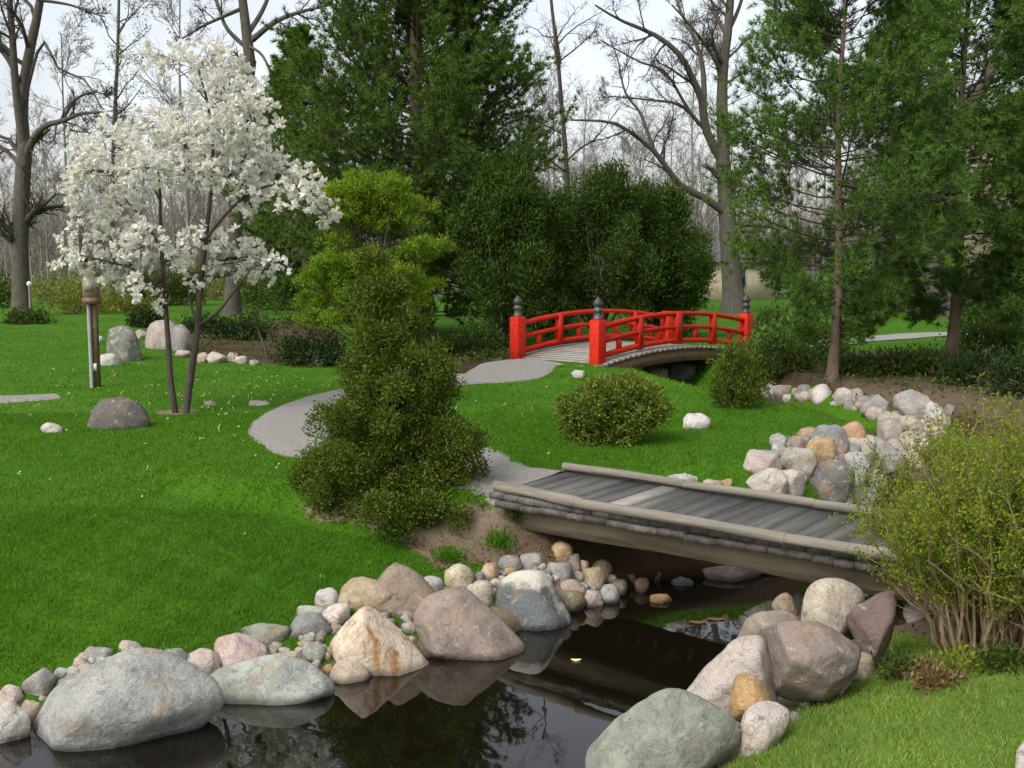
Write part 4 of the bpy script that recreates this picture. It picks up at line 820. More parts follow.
# far-off wood as one mass
N = 16000; bx_ = rng.uniform(-110, 110, N); by_ = rng.uniform(108, 135, N); P = np.zeros((N, 4, 3)); ln_ = rng.normal(0, .75, (N, 2)); P[:, 0] = np.stack([bx_, by_, 1.8 + rng.uniform(0, 4, N)], 1)
hgt = 2 + 9 * rng.beta(1.3, 2.4, N) * (1 + .25 * np.sin(bx_ * .13))
for k in range(1, 4): P[:, k] = P[:, k - 1] + np.stack([ln_[:, 0] * hgt / 9 + rng.normal(0, .35, N), ln_[:, 1] * hgt / 9 + rng.normal(0, .35, N), hgt / 3], 1)
V, F = tubes(P, np.linspace(.05, .018, 4)[None].repeat(N, 0), 3)
kind(np_mesh('distant_wood', V, F, M['farbark']), 'stuff')

def pine(label, px, Y_, outl, mat, whorl=.38, nb_=6, ntw=14, twl=.34, nn=7, nl=.13, nw=.014, trunk_r=.16, group=None, lean=0.0, name='pine_tree', step=.10, spread=.55, dens=1.0, tips=.25, t0w=.35):
    zs = [(atY(px, y_, Y_)[2], hw / FPX * Y_) for y_, hw in outl]; zs.sort(); hz = np.array([q_[0] for q_ in zs]); hr = np.array([q_[1] for q_ in zs]); x0 = (px - 512) / FPX * Y_
    gz = g1(x0, Y_); top = hz[-1]; tt = thing(name, label, 'tree', (x0, Y_, gz), group)
    zt_ = np.linspace(gz - .2, top, 24); f = (zt_ - gz) / (top - gz); tr = np.stack([x0 + lean * f + .06 * np.sin(f * 9), Y_ + .05 * np.cos(f * 7), zt_], 1); rr = trunk_r * (1 - .85 * f) + .12 * trunk_r * np.exp(-f * 30) * 4
    a = Acc(); V, F = tubes(tr[None], rr[None], 12); a.add(V, F); tro = a.build('trunk', M['bark_pine'], tt, True)
    B = []; R0 = []; z = hz[0]
    while z < top - .15:
        for k in range(nb_):
            az = rng.uniform(0, 2 * math.pi); zz = z + rng.uniform(-.5, .5) * whorl; L = max(np.interp(zz, hz, hr) * rng.uniform(.68, 1.1), .12); fz = np.clip((zz - hz[0]) / (top - hz[0]), 0, 1)
            el0 = -.22 + .75 * fz + rng.normal(0, .12); P = [np.array([np.interp(zz, tr[:, 2], tr[:, 0]), np.interp(zz, tr[:, 2], tr[:, 1]), zz])]; e = el0
            for s_ in range(5):
                e += (tips - .05) * .35 + rng.normal(0, .09); az += rng.normal(0, .1); P.append(P[-1] + L / 5 * np.array([math.cos(az) * math.cos(e), math.sin(az) * math.cos(e), math.sin(e)]))
            B.append(P); R0.append(.006 + .007 * L)
        z += whorl * rng.uniform(.8, 1.2)
    B = np.array(B); Rb = np.array(R0)[:, None] * np.linspace(1, .3, 6)[None]
    a = Acc(); V, F = tubes(B, Rb, 5); a.add(V, F)
    Tw, Rt = spawn(B, Rb, ntw, t0w, 1.0, twl, .75, 4, .10, .16, .5, .3, .004, flat=.75); V, F = tubes(Tw, Rt, 3); a.add(V, F)
    a.build('branches', M['bark_dark'], tt, True)
    allp = np.concatenate([Tw, B[:, 2:]], 0) if Tw.shape[1] == B[:, 2:].shape[1] else Tw
    LL = np.linalg.norm(np.diff(allp, axis=1), axis=2).sum(1); m = max(2, int(np.mean(LL) / step)); t_ = rng.uniform(.25, 1, (len(allp), m)); t_[:, -1] = 1
    f = t_ * 3; i = np.minimum(f.astype(int), 2); fr = (f - i)[..., None]; r_ = np.arange(len(allp))[:, None]; pos = allp[r_, i] * (1 - fr) + allp[r_, i + 1] * fr; T = nrm(allp[r_, i + 1] - allp[r_, i])
    pos = pos.reshape(-1, 3); T = T.reshape(-1, 3)
    if dens < 1: kq = rng.random(len(pos)) < dens; pos, T = pos[kq], T[kq]
    V, F = needles(pos, T + np.array([0, 0, .25]), nn, spread, nl, nw); np_mesh('crown', V, F, M[mat], tt)
    return tt
pine('tall dense dark pine behind the golden tree, left of centre', 420, 31, [(-190, 8), (-120, 45), (-60, 80), (0, 105), (60, 122), (120, 140), (200, 148), (270, 140), (315, 105)], 'pine_d', .46, 8, 34, .36, 16, .18, .022, .3, step=.12, t0w=.25, tips=.5, spread=.7)
pine('bluish green pine with a bare lower trunk right of the red bridge', 834, 19.2, [(-130, 12), (-60, 60), (0, 84), (60, 100), (130, 108), (200, 120), (240, 116), (275, 96), (305, 66), (325, 40)], 'pine', .33, 7, 28, .42, 19, .14, .0135, .095, step=.11, spread=.75, tips=.35, t0w=.38)
pine('pine with a slim trunk at the right, nearer the picture edge', 953, 21.5, [(-140, 12), (-70, 50), (0, 84), (80, 96), (160, 104), (220, 100), (270, 78), (300, 44)], 'pine', .35, 7, 22, .42, 18, .15, .015, .12, step=.12, t0w=.42, spread=.75, tips=.35)
pine('pine cut off by the right picture edge', 1062, 20, [(-140, 12), (-60, 50), (0, 70), (80, 80), (160, 88), (240, 90), (310, 80), (345, 40)], 'pine', .42, 7, 20, .42, 18, .15, .015, .13, step=.12, spread=.75)
pine('green pine half hidden behind the magnolia right side', 305, 37, [(30, 8), (90, 35), (150, 55), (220, 62), (290, 55)], 'pine_d', .42, 7, 26, .40, 9, .19, .032, .14, step=.13, spread=.7)

def blobs_sample(blobs, n, lo, hi, skin=True):
    """points near the surface of a union of ellipsoids, with outward directions"""
    B = np.array(blobs, float); ar = (B[:, 3] * B[:, 4] + B[:, 4] * B[:, 5] + B[:, 3] * B[:, 5]); k = rng.choice(len(B), n, p=ar / ar.sum()); U = nrm(rng.normal(size=(n, 3)))
    r = rng.uniform(lo, hi, n)[:, None]; P = B[k, :3] + U * B[k, 3:6] * r; keep = np.ones(n, bool)
    if skin:
        for b_ in B: keep &= (((P - b_[:3]) / b_[3:6]) ** 2).sum(1) > (lo * .92) ** 2
    out_ = nrm(U / B[k, 3:6]); return P[keep], out_[keep]
def shrub(name, label, base, blobs, mat, nclump, nleaf, cr_, ll, lw, up=.35, outw=.7, stems=10, sr=.012, stemmat='bark_dark', cat='shrub', group=None, lo=.7, hi=1.05, inner=.5, minz=.02, rnd=.6, kite=True, lumps=0, lsz=(.28, .48), lflat=1.0):
    base = np.asarray(base, float); tt = thing(name, label, cat, tuple(base), group)
    BL = [(base[0] + b_[0], base[1] + b_[1], base[2] + b_[2], *b_[3:]) for b_ in blobs]
    if lumps:
        LB_ = []
        for b_ in BL:
            for _ in range(lumps):
                u_ = nrm(rng.normal(size=3)[None])[0]; u_[2] = abs(u_[2]) if rng.random() < .6 else u_[2]; q_ = rng.uniform(*lsz); m_ = (b_[3] * b_[4] * b_[5]) ** (1 / 3)
                LB_.append((*(np.array(b_[:3]) + u_ * np.array(b_[3:6]) * rng.uniform(.72, .98)), m_ * q_, m_ * q_, m_ * q_ * lflat))
        core = [(*b_[:3], b_[3] * .72, b_[4] * .72, b_[5] * .72) for b_ in BL]; BL = LB_; P, O = blobs_sample(BL, nclump, lo, hi, False)
        Pc_, Oc_ = blobs_sample(core, int(nclump * inner), .6, 1.05, False); P = np.vstack([P, Pc_]); O = np.vstack([O, Oc_]); inner = 0
    else: P, O = blobs_sample(BL, nclump, lo, hi)
    if inner: P2, O2 = blobs_sample(BL, int(nclump * inner), .35, lo, False); P = np.vstack([P, P2]); O = np.vstack([O, O2])
    k = P[:, 2] > ground(P[:, 0], P[:, 1]) + minz; P, O = P[k], O[k]
    Pc = np.repeat(P, nleaf, 0); Oc = np.repeat(O, nleaf, 0); D = nrm(Oc * outw + np.array([0, 0, up]) + rnd * rng.normal(size=Pc.shape))
    Pc = Pc + rng.normal(0, cr_, Pc.shape); Pc[:, 2] = np.maximum(Pc[:, 2], ground(Pc[:, 0], Pc[:, 1]) + minz)
    V, F = kites(Pc, D, ll * rng.uniform(.65, 1.25, len(Pc)), lw) if kite else needles(Pc, D, 4, .4, ll, lw)
    np_mesh('foliage', V, F, M[mat], tt)
    if stems:
        idx = rng.choice(len(P), min(stems, len(P)), replace=False); e = P[idx]; n = len(e); q_ = np.zeros((n, 5, 3)); b0 = base + np.concatenate([rng.normal(0, .05, (n, 2)) * min(1, np.ptp(P[:, 0])), np.full((n, 1), -.03)], 1)
        for j, f in enumerate(np.linspace(0, 1, 5)): q_[:, j] = b0 + (e - b0) * np.array([f ** 1.4, f ** 1.4, f])[None] + rng.normal(0, .02, (n, 3)) * (0 < f < 1)
        V, F = tubes(q_, sr * np.linspace(1, .35, 5)[None].repeat(n, 0), 5); np_mesh('stems', V, F, M[stemmat], tt, True)
    return tt
def pxblobs(base, Y_, L):
    """(cx, cy, rx, ry[, depth radius, depth offset]) in picture pixels -> ellipsoids relative to base"""
    o = []
    for q_ in L:
        cx, cy, rx, ry = q_[:4]; dr = q_[4] if len(q_) > 4 else .9; dy = q_[5] if len(q_) > 5 else 0; p = atY(cx, cy, Y_ + dy); k = (Y_ + dy) / FPX
        o.append((*(p - base), rx * k, rx * k * dr, ry * k))
    return o
# centre juniper: broad skirt and narrower column
bj = hit(392, 532); Yj = bj[1] + .55; bj = np.array([bj[0], Yj, g1(bj[0], Yj)])
shrub('juniper', 'olive green conical juniper with a broad skirt between path and pond', bj, pxblobs(bj, Yj, [(373, 268, 18, 20), (378, 295, 29, 26), (383, 325, 38, 28), (386, 355, 51, 28), (390, 382, 62, 26), (393, 408, 79, 28), (394, 435, 88, 30), (394, 462, 100, 32), (393, 488, 104, 28), (349, 500, 52, 24, .9, -.25), (433, 512, 50, 26, .9, -.3), (398, 522, 58, 18, .8, -.4), (465, 498, 30, 30), (325, 480, 32, 26)]),
      'juniper', 4200, 22, .034, .040, .015, .45, .8, 40, .012, lo=.45, hi=1.2, inner=.5, lumps=9, lsz=(.2, .34))
# golden layered tree
bg_ = hit(372, 366); Yg = bg_[1] + .5; bg_ = np.array([bg_[0], Yg, g1(bg_[0], Yg)])
shrub('golden_cypress', 'yellow green layered cypress with flat foliage pads behind the juniper', bg_, pxblobs(bg_, Yg, [(352, 190, 34, 13), (385, 192, 36, 14), (412, 212, 24, 15), (368, 212, 38, 16), (340, 208, 22, 20), (380, 224, 22, 8), (428, 248, 26, 8, 1, -.5), (410, 256, 22, 7, 1, .3), (345, 264, 28, 9, 1, -.3), (372, 262, 34, 9, 1, -.2), (325, 280, 28, 8, 1, -.2), (312, 302, 26, 7, 1, .1), (330, 320, 26, 8, 1, -.4), (348, 296, 26, 10, 1, -.3), (306, 318, 18, 5), (392, 276, 30, 8, 1, -.4), (338, 240, 20, 5, 1, .2), (405, 300, 26, 10), (420, 285, 24, 6)]),
      'gold', 3000, 18, .04, .085, .022, .55, .5, 40, .03, lo=.4, hi=1.15, inner=.25, lumps=9, lsz=(.35, .6), lflat=.55, cat='tree')
# yews behind the red bridge
YW = [('dark green yew mass behind the left end of the red bridge', 505, 342, 27.5, [(512, 280, 42, 50), (494, 290, 24, 30), (520, 225, 30, 44), (492, 235, 30, 44), (506, 200, 26, 34), (545, 312, 36, 26)]),
      ('broad upright yew behind the middle of the red bridge', 598, 340, 28.5, [(598, 275, 46, 58), (578, 232, 24, 46), (618, 225, 26, 44), (564, 285, 30, 40), (630, 290, 28, 40), (600, 205, 18, 28), (560, 225, 20, 36), (548, 265, 28, 40)]),
      ('rounded yew behind the right part of the red bridge', 672, 338, 29.5, [(674, 280, 34, 52), (656, 240, 24, 40), (688, 275, 20, 40), (646, 300, 26, 32), (666, 222, 18, 30), (645, 215, 14, 26)])]
for lab, px_, py_, Y_, L in YW:
    b_ = np.array([(px_ - 512) / FPX * Y_, Y_, g1((px_ - 512) / FPX * Y_, Y_)]); shrub('yew', lab, b_, pxblobs(b_, Y_, L), 'yew', 1900, 26, .10, .13, .032, .75, .6, 20, .05, lo=.45, hi=1.15, inner=.3, lumps=12, lsz=(.22, .42), lflat=1.7)
# round box bush, upright shrub
b_ = hit(615, 447); b_[1] += .35; b_[2] = g1(b_[0], b_[1]); Y_ = b_[1]
shrub('box_bush', 'round light green box bush on the island lawn', b_, pxblobs(b_, Y_, [(614, 414, 48, 29), (590, 412, 28, 24), (640, 414, 27, 26), (614, 430, 46, 20), (606, 396, 28, 14), (630, 396, 24, 13)]), 'boxw', 1700, 12, .028, .050, .026, .5, .8, 30, .01, lo=.5, hi=1.1, inner=.4, lumps=12)
b_ = hit(737, 411); b_[1] += .3; b_[2] = g1(b_[0], b_[1]); Y_ = b_[1]
shrub('upright_shrub', 'loose upright olive shrub in front of the red bridge right end', b_, pxblobs(b_, Y_, [(737, 380, 28, 28), (738, 358, 20, 18), (728, 394, 20, 16), (748, 392, 18, 16)]), 'juniper', 620, 9, .04, .07, .02, .9, .6, 50, .009, 'stem', lo=.5, hi=1.12, inner=.3)

def stems_shrub(name, label, base, n, H, Rx, leafn, ll, lw, mat, stem='stem', spread0=.12, rx2=None, cat='shrub', group=None, side=4, lmin=.25):
    base = np.asarray(base, float); tt = thing(name, label, cat, tuple(base), group)
    az = rng.uniform(0, 2 * math.pi, n); rr_ = np.sqrt(rng.uniform(0, 1, n)); h = H * rng.uniform(.6, 1.05, n) * (1 - .35 * rr_ ** 2); b0 = base + np.stack([np.cos(az) * rr_ * spread0, np.sin(az) * rr_ * spread0, az * 0 - .03], 1)
    e = b0 + np.stack([np.cos(az) * rr_ * Rx, np.sin(az) * rr_ * (rx2 or Rx), h], 1); P = np.zeros((n, 7, 3))
    for j, f in enumerate(np.linspace(0, 1, 7)): P[:, j] = b0 + (e - b0) * np.array([f ** 1.5, f ** 1.5, f])[None] + rng.normal(0, .018 * H, (n, 3)) * (j > 0)
    Rr = (.0075 * H * rng.uniform(.5, 1.2, n))[:, None] * np.linspace(1, .3, 7)[None]; a = Acc(); V, F = tubes(P, Rr, 5); a.add(V, F)
    Q, Rq = spawn(P, Rr, side, .25, .95, .28, .5, 4, .15, .12, .6, .3, .0015); V, F = tubes(Q, Rq, 3); a.add(V, F); a.build('stems', M[stem], tt, True)
    src = np.concatenate([Q.reshape(-1, 3), P[:, 3:].reshape(-1, 3)]); src = src[src[:, 2] > base[2] + lmin * H]; p = src[rng.integers(0, len(src), leafn)] + rng.normal(0, .012 * H, (leafn, 3))
    V, F = kites(p, rng.normal(size=p.shape) * .7 + np.array([0, 0, .5]), ll * rng.uniform(.6, 1.3, leafn), lw); np_mesh('foliage', V, F, M[mat], tt); return tt
b_ = hit(998, 644)
stems_shrub('leafy_shrub', 'tall multi stemmed shrub with fresh yellow green leaves at the right edge', b_, 190, 1.52, .52, 80000, .026, .011, 'willow', spread0=.36, rx2=.5, side=13, lmin=.22)
b2_ = hit(1090, 655)
stems_shrub('leafy_shrub', 'leafy shrub half outside the right picture edge', b2_, 90, 1.3, .6, 18000, .027, .011, 'willow', spread0=.25, side=8, lmin=.22)
# weeds and dead leaves under it
wd = []
for px_, py_, lab, m_, n_ in [(905, 625, 'green weeds at the foot of the leafy shrub beside the dark mauve boulder', 'under', 120), (965, 640, 'bright broad leaved weeds at the stem base of the leafy shrub', 'willow', 80), (935, 648, 'brown dead leaf tuft in front of the leafy shrub', 'deadleaf', 110), (1003, 645, 'green weed tuft at the right stems of the leafy shrub', 'under', 120)]:
    b_ = at(px_, py_, .84); b_[2] = g1(b_[0], b_[1]); shrub('weed_clump', lab, b_, [(0, 0, .05, .16, .14, .09)], m_, n_, 5, .02, .035, .018, .6, .5, 12, .003, 'stem', cat='plant', lo=.3, hi=1.0, inner=0)
for px_, py_, lab in [(500, 548, 'fresh green grass tuft in the bare soil left of the plank bridge beam'), (520, 520, 'leafy weeds hanging under the near log end of the plank bridge'), (447, 562, 'green tuft at the soil edge below the juniper')]:
    b_ = hit(px_, py_); shrub('grass_tuft', lab, b_, [(0, 0, .03, .14, .10, .06)], 'blade' if 'tuft' in lab else 'under', 130, 4, .03, .09, .010, 1.0, .4, 0, cat='plant', lo=.2, hi=1, inner=0)
# undergrowth on the far bank, right
for i, (px_, py_, Y_, rx, ry, lab, m_) in enumerate([
    (780, 366, 20.5, 30, 26, 'brownish low bush right behind the upright shrub', 'under'), (800, 340, 23, 45, 26, 'low green bush under the bluish pine left side', 'pine'), (872, 376, 20, 40, 14, 'low spreading green bush right of the pine trunk', 'under'),
    (922, 372, 20, 34, 16, 'low bush left of the slim pine trunk', 'under'), (990, 384, 18, 44, 34, 'dark green bush right of the slim pine trunk', 'darkleaf'), (1036, 392, 16.5, 44, 38, 'dark bush cut by the right edge above the leafy shrub', 'darkleaf'),
    (1000, 345, 24, 36, 18, 'green bush between the slim pine and the right edge', 'under'), (790, 318, 32, 30, 14, 'shady bush behind the bluish pine, left of its trunk', 'pine'), (1010, 320, 28, 50, 24, 'green bush far right behind the pines', 'under'),
    (925, 272, 46, 30, 30, 'dark evergreen bush right behind the far bench', 'darkleaf'), (902, 290, 47, 26, 22, 'rusty red bush directly behind the far bench', 'redleaf'), (850, 285, 44, 34, 24, 'evergreen bush left of the far bench', 'pine'), (985, 285, 44, 50, 34, 'tall dark bush far right beyond the lawn', 'darkleaf')]):
    x_ = (px_ - 512) / FPX * Y_; b_ = np.array([x_, Y_, g1(x_, Y_)]); k = Y_ / FPX; zc_ = max(atY(px_, py_, Y_)[2] - b_[2], .25 * ry * k)
    shrub('bush', lab, b_, [(0, 0, zc_ * .8, rx * k, rx * k * .7, ry * k), (-rx * k * .5, .1, zc_ * .6, rx * k * .6, rx * k * .5, ry * k * .8), (rx * k * .5, -.1, zc_ * .7, rx * k * .6, rx * k * .5, ry * k * .75)], m_, 380, 9, .004 * Y_, .0055 * Y_, .0018 * Y_, .5, .6, 14, .02, 'stem', lo=.5, hi=1.12, inner=.3)
# left middle: mulch-bed plants, spring bushes
for i, (px_, py_, Y_, rx, ry, lab, m_) in enumerate([
    (312, 346, 21.5, 34, 17, 'dark low evergreen bush left of the golden cypress', 'darkleaf'), (240, 330, 28, 26, 10, 'low dark red brown plants in the mulch bed', 'darkleaf'), (205, 332, 30, 20, 10, 'low dark plants behind the right magnolia trunk', 'darkleaf'), (455, 362, 24, 34, 9, 'low dark bush left of the red bridge end', 'darkleaf'), (480, 345, 25, 22, 18, 'dark bush touching the left red bridge post', 'yew'),
    (28, 327, 33, 18, 8, 'brown green plant clump at the foot of the big left tree', 'under'), (85, 305, 40, 34, 18, 'yellow green spring bush behind the lantern post', 'spring'), (130, 300, 42, 30, 20, 'yellow green bush behind the standing stone', 'spring'), (60, 285, 50, 40, 18, 'faded spring bush between the left tree and the lantern', 'spring'),
    (170, 285, 48, 36, 20, 'olive bush seen under the magnolia blossom', 'under'), (280, 285, 45, 44, 30, 'green bush right under the magnolia drooping branch', 'under'), (215, 275, 55, 40, 20, 'pale bush far behind the magnolia right trunk', 'spring'), (148, 322, 32, 14, 8, 'dark low plant behind the pinkish grey boulder', 'darkleaf'), (-20, 290, 45, 40, 22, 'dark bush at the left edge behind the big tree', 'under')]):
    x_ = (px_ - 512) / FPX * Y_; b_ = np.array([x_, Y_, g1(x_, Y_)]); k = Y_ / FPX; zc_ = max(atY(px_, py_, Y_)[2] - b_[2], .25 * ry * k); sp = m_ == 'spring'
    shrub('bush', lab, b_, [(0, 0, zc_ * .8, rx * k, rx * k * .7, ry * k), (-rx * k * .5, .1, zc_ * .6, rx * k * .6, rx * k * .5, ry * k * .8), (rx * k * .5, -.1, zc_ * .7, rx * k * .6, rx * k * .5, ry * k * .75)], m_, 260 if sp else 360, 5 if sp else 9, .004 * Y_, .004 * Y_, .0016 * Y_, .5, .6, 60 if sp else 14, .02, 'stem', lo=.4, hi=1.12, inner=.3)
# small crooked tree in the mulch bed
Ym = hit(265, 360)[1]
bare_tree('crooked_tree', 'small crooked multi stemmed tree in the mulch bed', [([(268, 361), (264, 345), (258, 330), (256, 318)], .05, .025, 0), ([(266, 361), (270, 345), (274, 332), (272, 320)], .045, .02, .2), ([(258, 328), (250, 322), (240, 320)], .025, .012, -.2), ([(272, 328), (285, 319), (296, 325)], .03, .012, -.2)], Ym, [(6, .3, .5, .7, .05, .25), (5, .15, .5, .7, .02, .25)], M['bark'], leaves=('under', 500, .07))

# magnolia
bm_ = hit(181, 413); Yq = bm_[1]; tmg = thing('magnolia_tree', 'magnolia covered in white blossom with two slim dark trunks on the left lawn', 'tree', tuple(bm_))
TR = [([(177, 414), (171, 385), (168, 340), (164, 285), (161, 240), (160, 200), (158, 170)], .060, .022, .1), ([(184, 414), (190, 380), (197, 335), (200, 290), (205, 245), (210, 200), (213, 160), (212, 130), (206, 95), (198, 68)], .070, .018, 0),
      ([(199, 325), (218, 312), (235, 290), (252, 268)], .03, .012, -.8), ([(196, 322), (190, 300), (184, 270), (150, 240)], .026, .012, .8), ([(162, 250), (140, 215), (115, 190), (90, 170)], .03, .01, .6), ([(205, 240), (235, 205), (270, 185), (300, 190), (325, 215)], .032, .009, -.6),
      ([(164, 290), (135, 270), (110, 262), (80, 255)], .026, .01, -.7), ([(211, 190), (240, 165), (255, 130), (262, 105)], .026, .008, .6), ([(160, 200), (145, 172), (130, 150), (120, 140)], .02, .008, -.6), ([(213, 165), (190, 140), (175, 120)], .02, .008, .4), ([(208, 105), (222, 85), (240, 70)], .015, .006, .3), ([(206, 100), (185, 75), (165, 62)], .015, .006, -.3), ([(165, 270), (150, 290), (145, 298)], .015, .006, -.6)]
Pt, Rt = [], []
for pts, r0, r1, dy in TR:
    P = np.array([atY(a_, b_, Yq + dy * i / (len(pts) - 1)) for i, (a_, b_) in enumerate(pts)])
    if pts[0][1] > 410: P[0, 2] -= .15
    Pt.append(polyline(P, 12)); Rt.append(np.linspace(r0, r1, 12))
Pt, Rt = np.array(Pt), np.array(Rt) * .8; a = Acc(); V, F = tubes(Pt[:1], Rt[:1], 9); a.add(V, F); a.build('trunk', M['bark_dark'], tmg, True); a = Acc(); V, F = tubes(Pt[1:2], Rt[1:2], 9); a.add(V, F); a.build('trunk', M['bark_dark'], tmg, True)
a = Acc(); V, F = tubes(Pt[2:], Rt[2:], 7); a.add(V, F)
EL = [(225, 102, 40, 26), (222, 132, 36, 20), (170, 60, 24, 12), (205, 60, 38, 18), (240, 82, 28, 26), (255, 120, 24, 28), (250, 150, 24, 20), (150, 128, 36, 20), (190, 135, 42, 24), (110, 150, 38, 24), (85, 172, 24, 20), (140, 168, 42, 20), (190, 172, 38, 16), (232, 172, 36, 20), (272, 172, 30, 24), (302, 190, 24, 20), (322, 214, 12, 13), (250, 195, 28, 16), (290, 168, 12, 8),
      (84, 206, 22, 26), (74, 242, 16, 15), (112, 232, 32, 18), (140, 240, 30, 15), (98, 264, 30, 14), (66, 262, 8, 6), (130, 262, 22, 10), (170, 255, 30, 12), (190, 238, 18, 10), (226, 244, 28, 12), (258, 256, 18, 15), (246, 270, 24, 11), (200, 276, 22, 10), (140, 288, 16, 9), (158, 300, 8, 6), (128, 282, 8, 10), (120, 200, 26, 12), (275, 262, 8, 8)]
FP = []
for cx, cy, rx, ry in EL:
    n = int(rx * ry / 7.8) + 6; u = nrm(rng.normal(size=(n, 3))) * (rng.uniform(.15, 1, n) ** .5)[:, None]; dy = rng.uniform(-.9, .9)
    c = atY(cx, cy, Yq + dy); k = Yq / FPX; P = c + u * np.array([rx * k, max(rx, 22) * k, ry * k]); P = P + .10 * np.sin(P[:, [1, 2, 0]] * 9 + 2.1 * np.sin(P[:, [2, 0, 1]] * 7)); FP.append(P)
    cl = Pt.reshape(-1, 3); s_ = cl[np.argsort(np.linalg.norm(cl - c, axis=1) + .6 * np.maximum(cl[:, 2] - c[2], 0))[0]]
    m_ = min(len(P), 9); e = P[:m_]; q_ = np.zeros((m_, 5, 3))
    for j, f in enumerate(np.linspace(0, 1, 5)): q_[:, j] = s_ + (c - s_) * min(1, f * 1.6) * (1 - f * .5) + (e - s_) * f * .5 + rng.normal(0, .03, (m_, 3)) * (0 < j < 4); 
    q_[:, -1] = e; V, F = tubes(q_, .007 * np.linspace(1, .4, 5)[None].repeat(m_, 0), 4); a.add(V, F)
a.build('branches', M['bark_dark'], tmg, True)
FP = np.concatenate(FP); n = len(FP); ax = nrm(rng.normal(size=(n, 3)) + np.array([0, -.3, .5])); NP = 9
Pf = np.repeat(FP, NP, 0); An = np.repeat(ax, NP, 0); pr = nrm(np.cross(An, rng.normal(size=An.shape))); D = nrm(pr + An * rng.uniform(.1, 1.1, (n * NP, 1)))
V, F = kites(Pf, D, np.repeat(rng.uniform(.06, .10, n), NP), .048); np_mesh('blossom', V, F, M['petal'], tmg)

def cover(name, polys, n, hmax, m_, L_, W_):
    out_ = []
    for pl in polys:
        lo_, hi_ = pl.min(0), pl.max(0); x = rng.uniform(lo_[0], hi_[0], n * 3); y = rng.uniform(lo_[1], hi_[1], n * 3); k = inside(pl, x, y) & (sdist(x, y) > .15) & (path_d(x, y) > .1); x, y = x[k][:n], y[k][:n]
        cl = np.sin(x * 2.3 + np.sin(y * 1.9)) * np.sin(y * 2.1 - x) > rng.uniform(-.9, .6, len(x)); x, y = x[cl], y[cl]; out_.append(np.stack([x, y, ground(x, y) + rng.uniform(0, hmax, len(x)) ** 1.5], 1))
    P = np.concatenate(out_); V, F = kites(P, rng.normal(size=P.shape) + np.array([0, 0, .5]), L_ * rng.uniform(.6, 1.3, len(P)), W_); kind(np_mesh(name, V, F, M[m_]), 'stuff')
cover('ground_cover', [SOIL[3], SOIL[1], SOIL[2]], 5200, .32, 'under', .08, .04)
cover('leaf_litter', [SOIL[3], SOIL[1], SOIL[2], SOIL[4], SOIL[0]], 1500, .05, 'deadleaf', .038, .022)
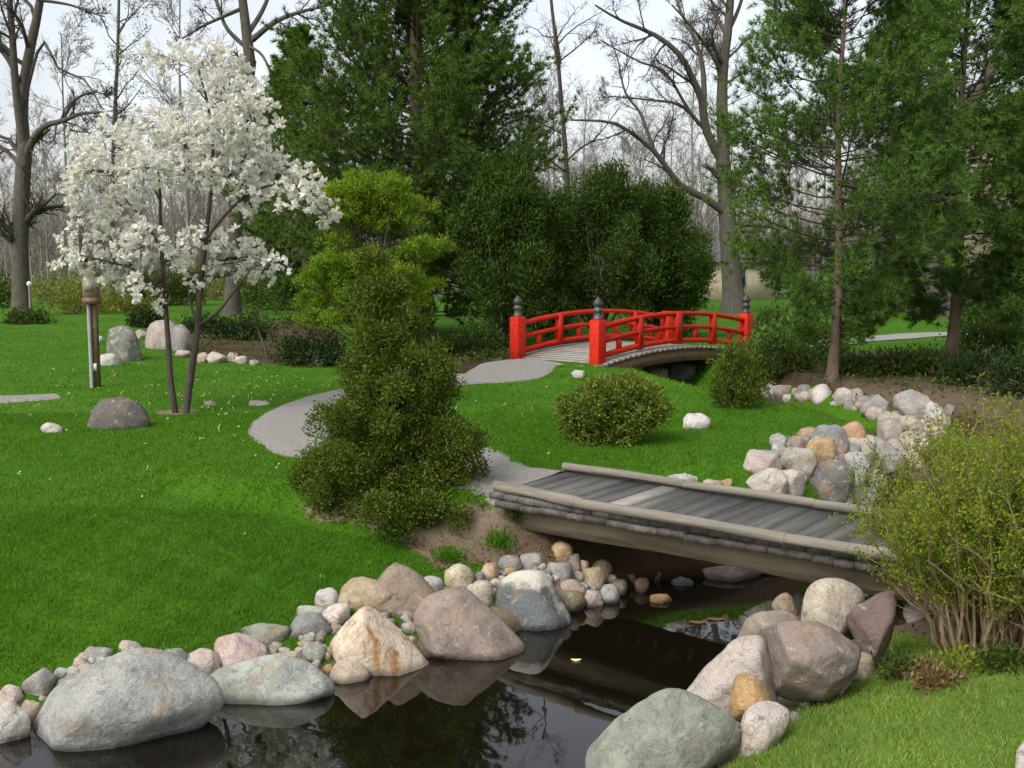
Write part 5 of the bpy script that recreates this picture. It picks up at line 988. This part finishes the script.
# ---------------------------------------------------------------- grass blades, fallen petals, floating leaf
def scatter_grass(n, x0, x1, y0, y1, hmin, hmax, w):
    x = rng.uniform(x0, x1, n); y = rng.uniform(y0, y1, n); vis = np.abs(x) < y * .53 + .6; x, y = x[vis], y[vis]
    fd = rng.random(len(x)) < sst(40, 16, y) + (y < 16); x, y = x[fd], y[fd]
    s = soil(x, y); d = sdist(x, y); pd = path_d(x, y); nz_ = np.sin(x * 9 + 3 * np.sin(y * 5)) * np.sin(y * 8) * .12
    v_ = np.stack([x, y], 1) - A0[None, :2]; ud = v_ @ dn[:2]; wd_ = v_ @ wn[:2]; ond = (ud > -.1) & (ud < LEN) & (wd_ > -.15) & (wd_ < wid + .15)
    k = (s + nz_ < .45) & (d > .18) & (pd > rng.uniform(-.07, .04, len(pd))) & ~ond & (rng.random(len(x)) > s * 1.4)
    x, y = x[k], y[k]; z = ground(x, y); n = len(x); P = np.stack([x, y, z - .005], 1); cl = .85 + .2 * np.sin(x * 3.1 + np.sin(y * 2.3) * 2) * np.sin(y * 2.7 + x)
    h = rng.uniform(hmin, hmax, n) * np.clip(cl, .5, 1.2); D = nrm(np.stack([rng.normal(0, .45, n), rng.normal(0, .45, n), np.ones(n)], 1)); Sd = nrm(np.cross(D, rng.normal(size=(n, 3)))) * (w / 2)
    tip = P + D * h[:, None] + np.stack([rng.normal(0, .25, n), rng.normal(0, .25, n), np.zeros(n)], 1) * h[:, None]
    return np.stack([P - Sd, P + Sd, tip], 1).reshape(-1, 3)
gr = scatter_grass(90000, .2, 4.2, 3.6, 7.2, .025, .065, .006); kind(np_mesh('sparse_grass', gr, np.arange(len(gr)).reshape(-1, 3), M['blade_dry']), 'stuff')
gv = [scatter_grass(150000, -5.5, .6, 5.6, 9.5, .03, .065, .008), scatter_grass(110000, -8, 1.5, 9.5, 14.5, .03, .055, .012), scatter_grass(70000, -.3, 6, 9, 15, .03, .055, .012), scatter_grass(150000, -20, 9, 14.5, 40, .035, .06, .024)]
gv = np.concatenate(gv); kind(np_mesh('grass', gv, np.arange(len(gv)).reshape(-1, 3), M['blade']), 'stuff')
n = 260; x = rng.normal(-4.7, 2.2, n); y = rng.normal(15.6, 2.4, n); k = (path_d(x, y) > .1) & (sdist(x, y) > .5); x, y = x[k], y[k]; P = np.stack([x, y, ground(x, y) + .045], 1)
P = np.repeat(P, 3, 0) + rng.normal(0, .012, (len(P) * 3, 3)); V, F = kites(P, rng.normal(size=P.shape) + np.array([0, 0, .3]), .024, .015); kind(np_mesh('fallen_petals', V, F, M['fleck']), 'stuff')
for px_, py_, lab, m_ in [(576, 660, 'pale dead leaf floating on the pond before the dark boulder', 'fleck'), (698, 622, 'long brown dead leaf floating near the plank bridge', 'deadleaf'), (716, 619, 'grey dead leaf floating close to the right bank', 'deadleaf')]:
    p = at(px_, py_, .006); a = Acc(); an = np.linspace(0, 2 * math.pi, 11)[:-1]; L_ = .04 if m_ == 'fleck' else .075
    top = [p + np.array([math.cos(t_) * L_, math.sin(t_) * L_ * .4, .004 + .006 * math.cos(t_ * 2)]) for t_ in an]
    a.add(top + [p + np.array([0, 0, .010])], [(i, (i + 1) % 10, 10) for i in range(10)]); a.add([q_ - np.array([0, 0, .003]) for q_ in top] + [p - np.array([0, 0, .001])], [((i + 1) % 10, i, 10) for i in range(10)])
    tag(a.build('floating_leaf', M[m_], None, True), lab, 'leaf')
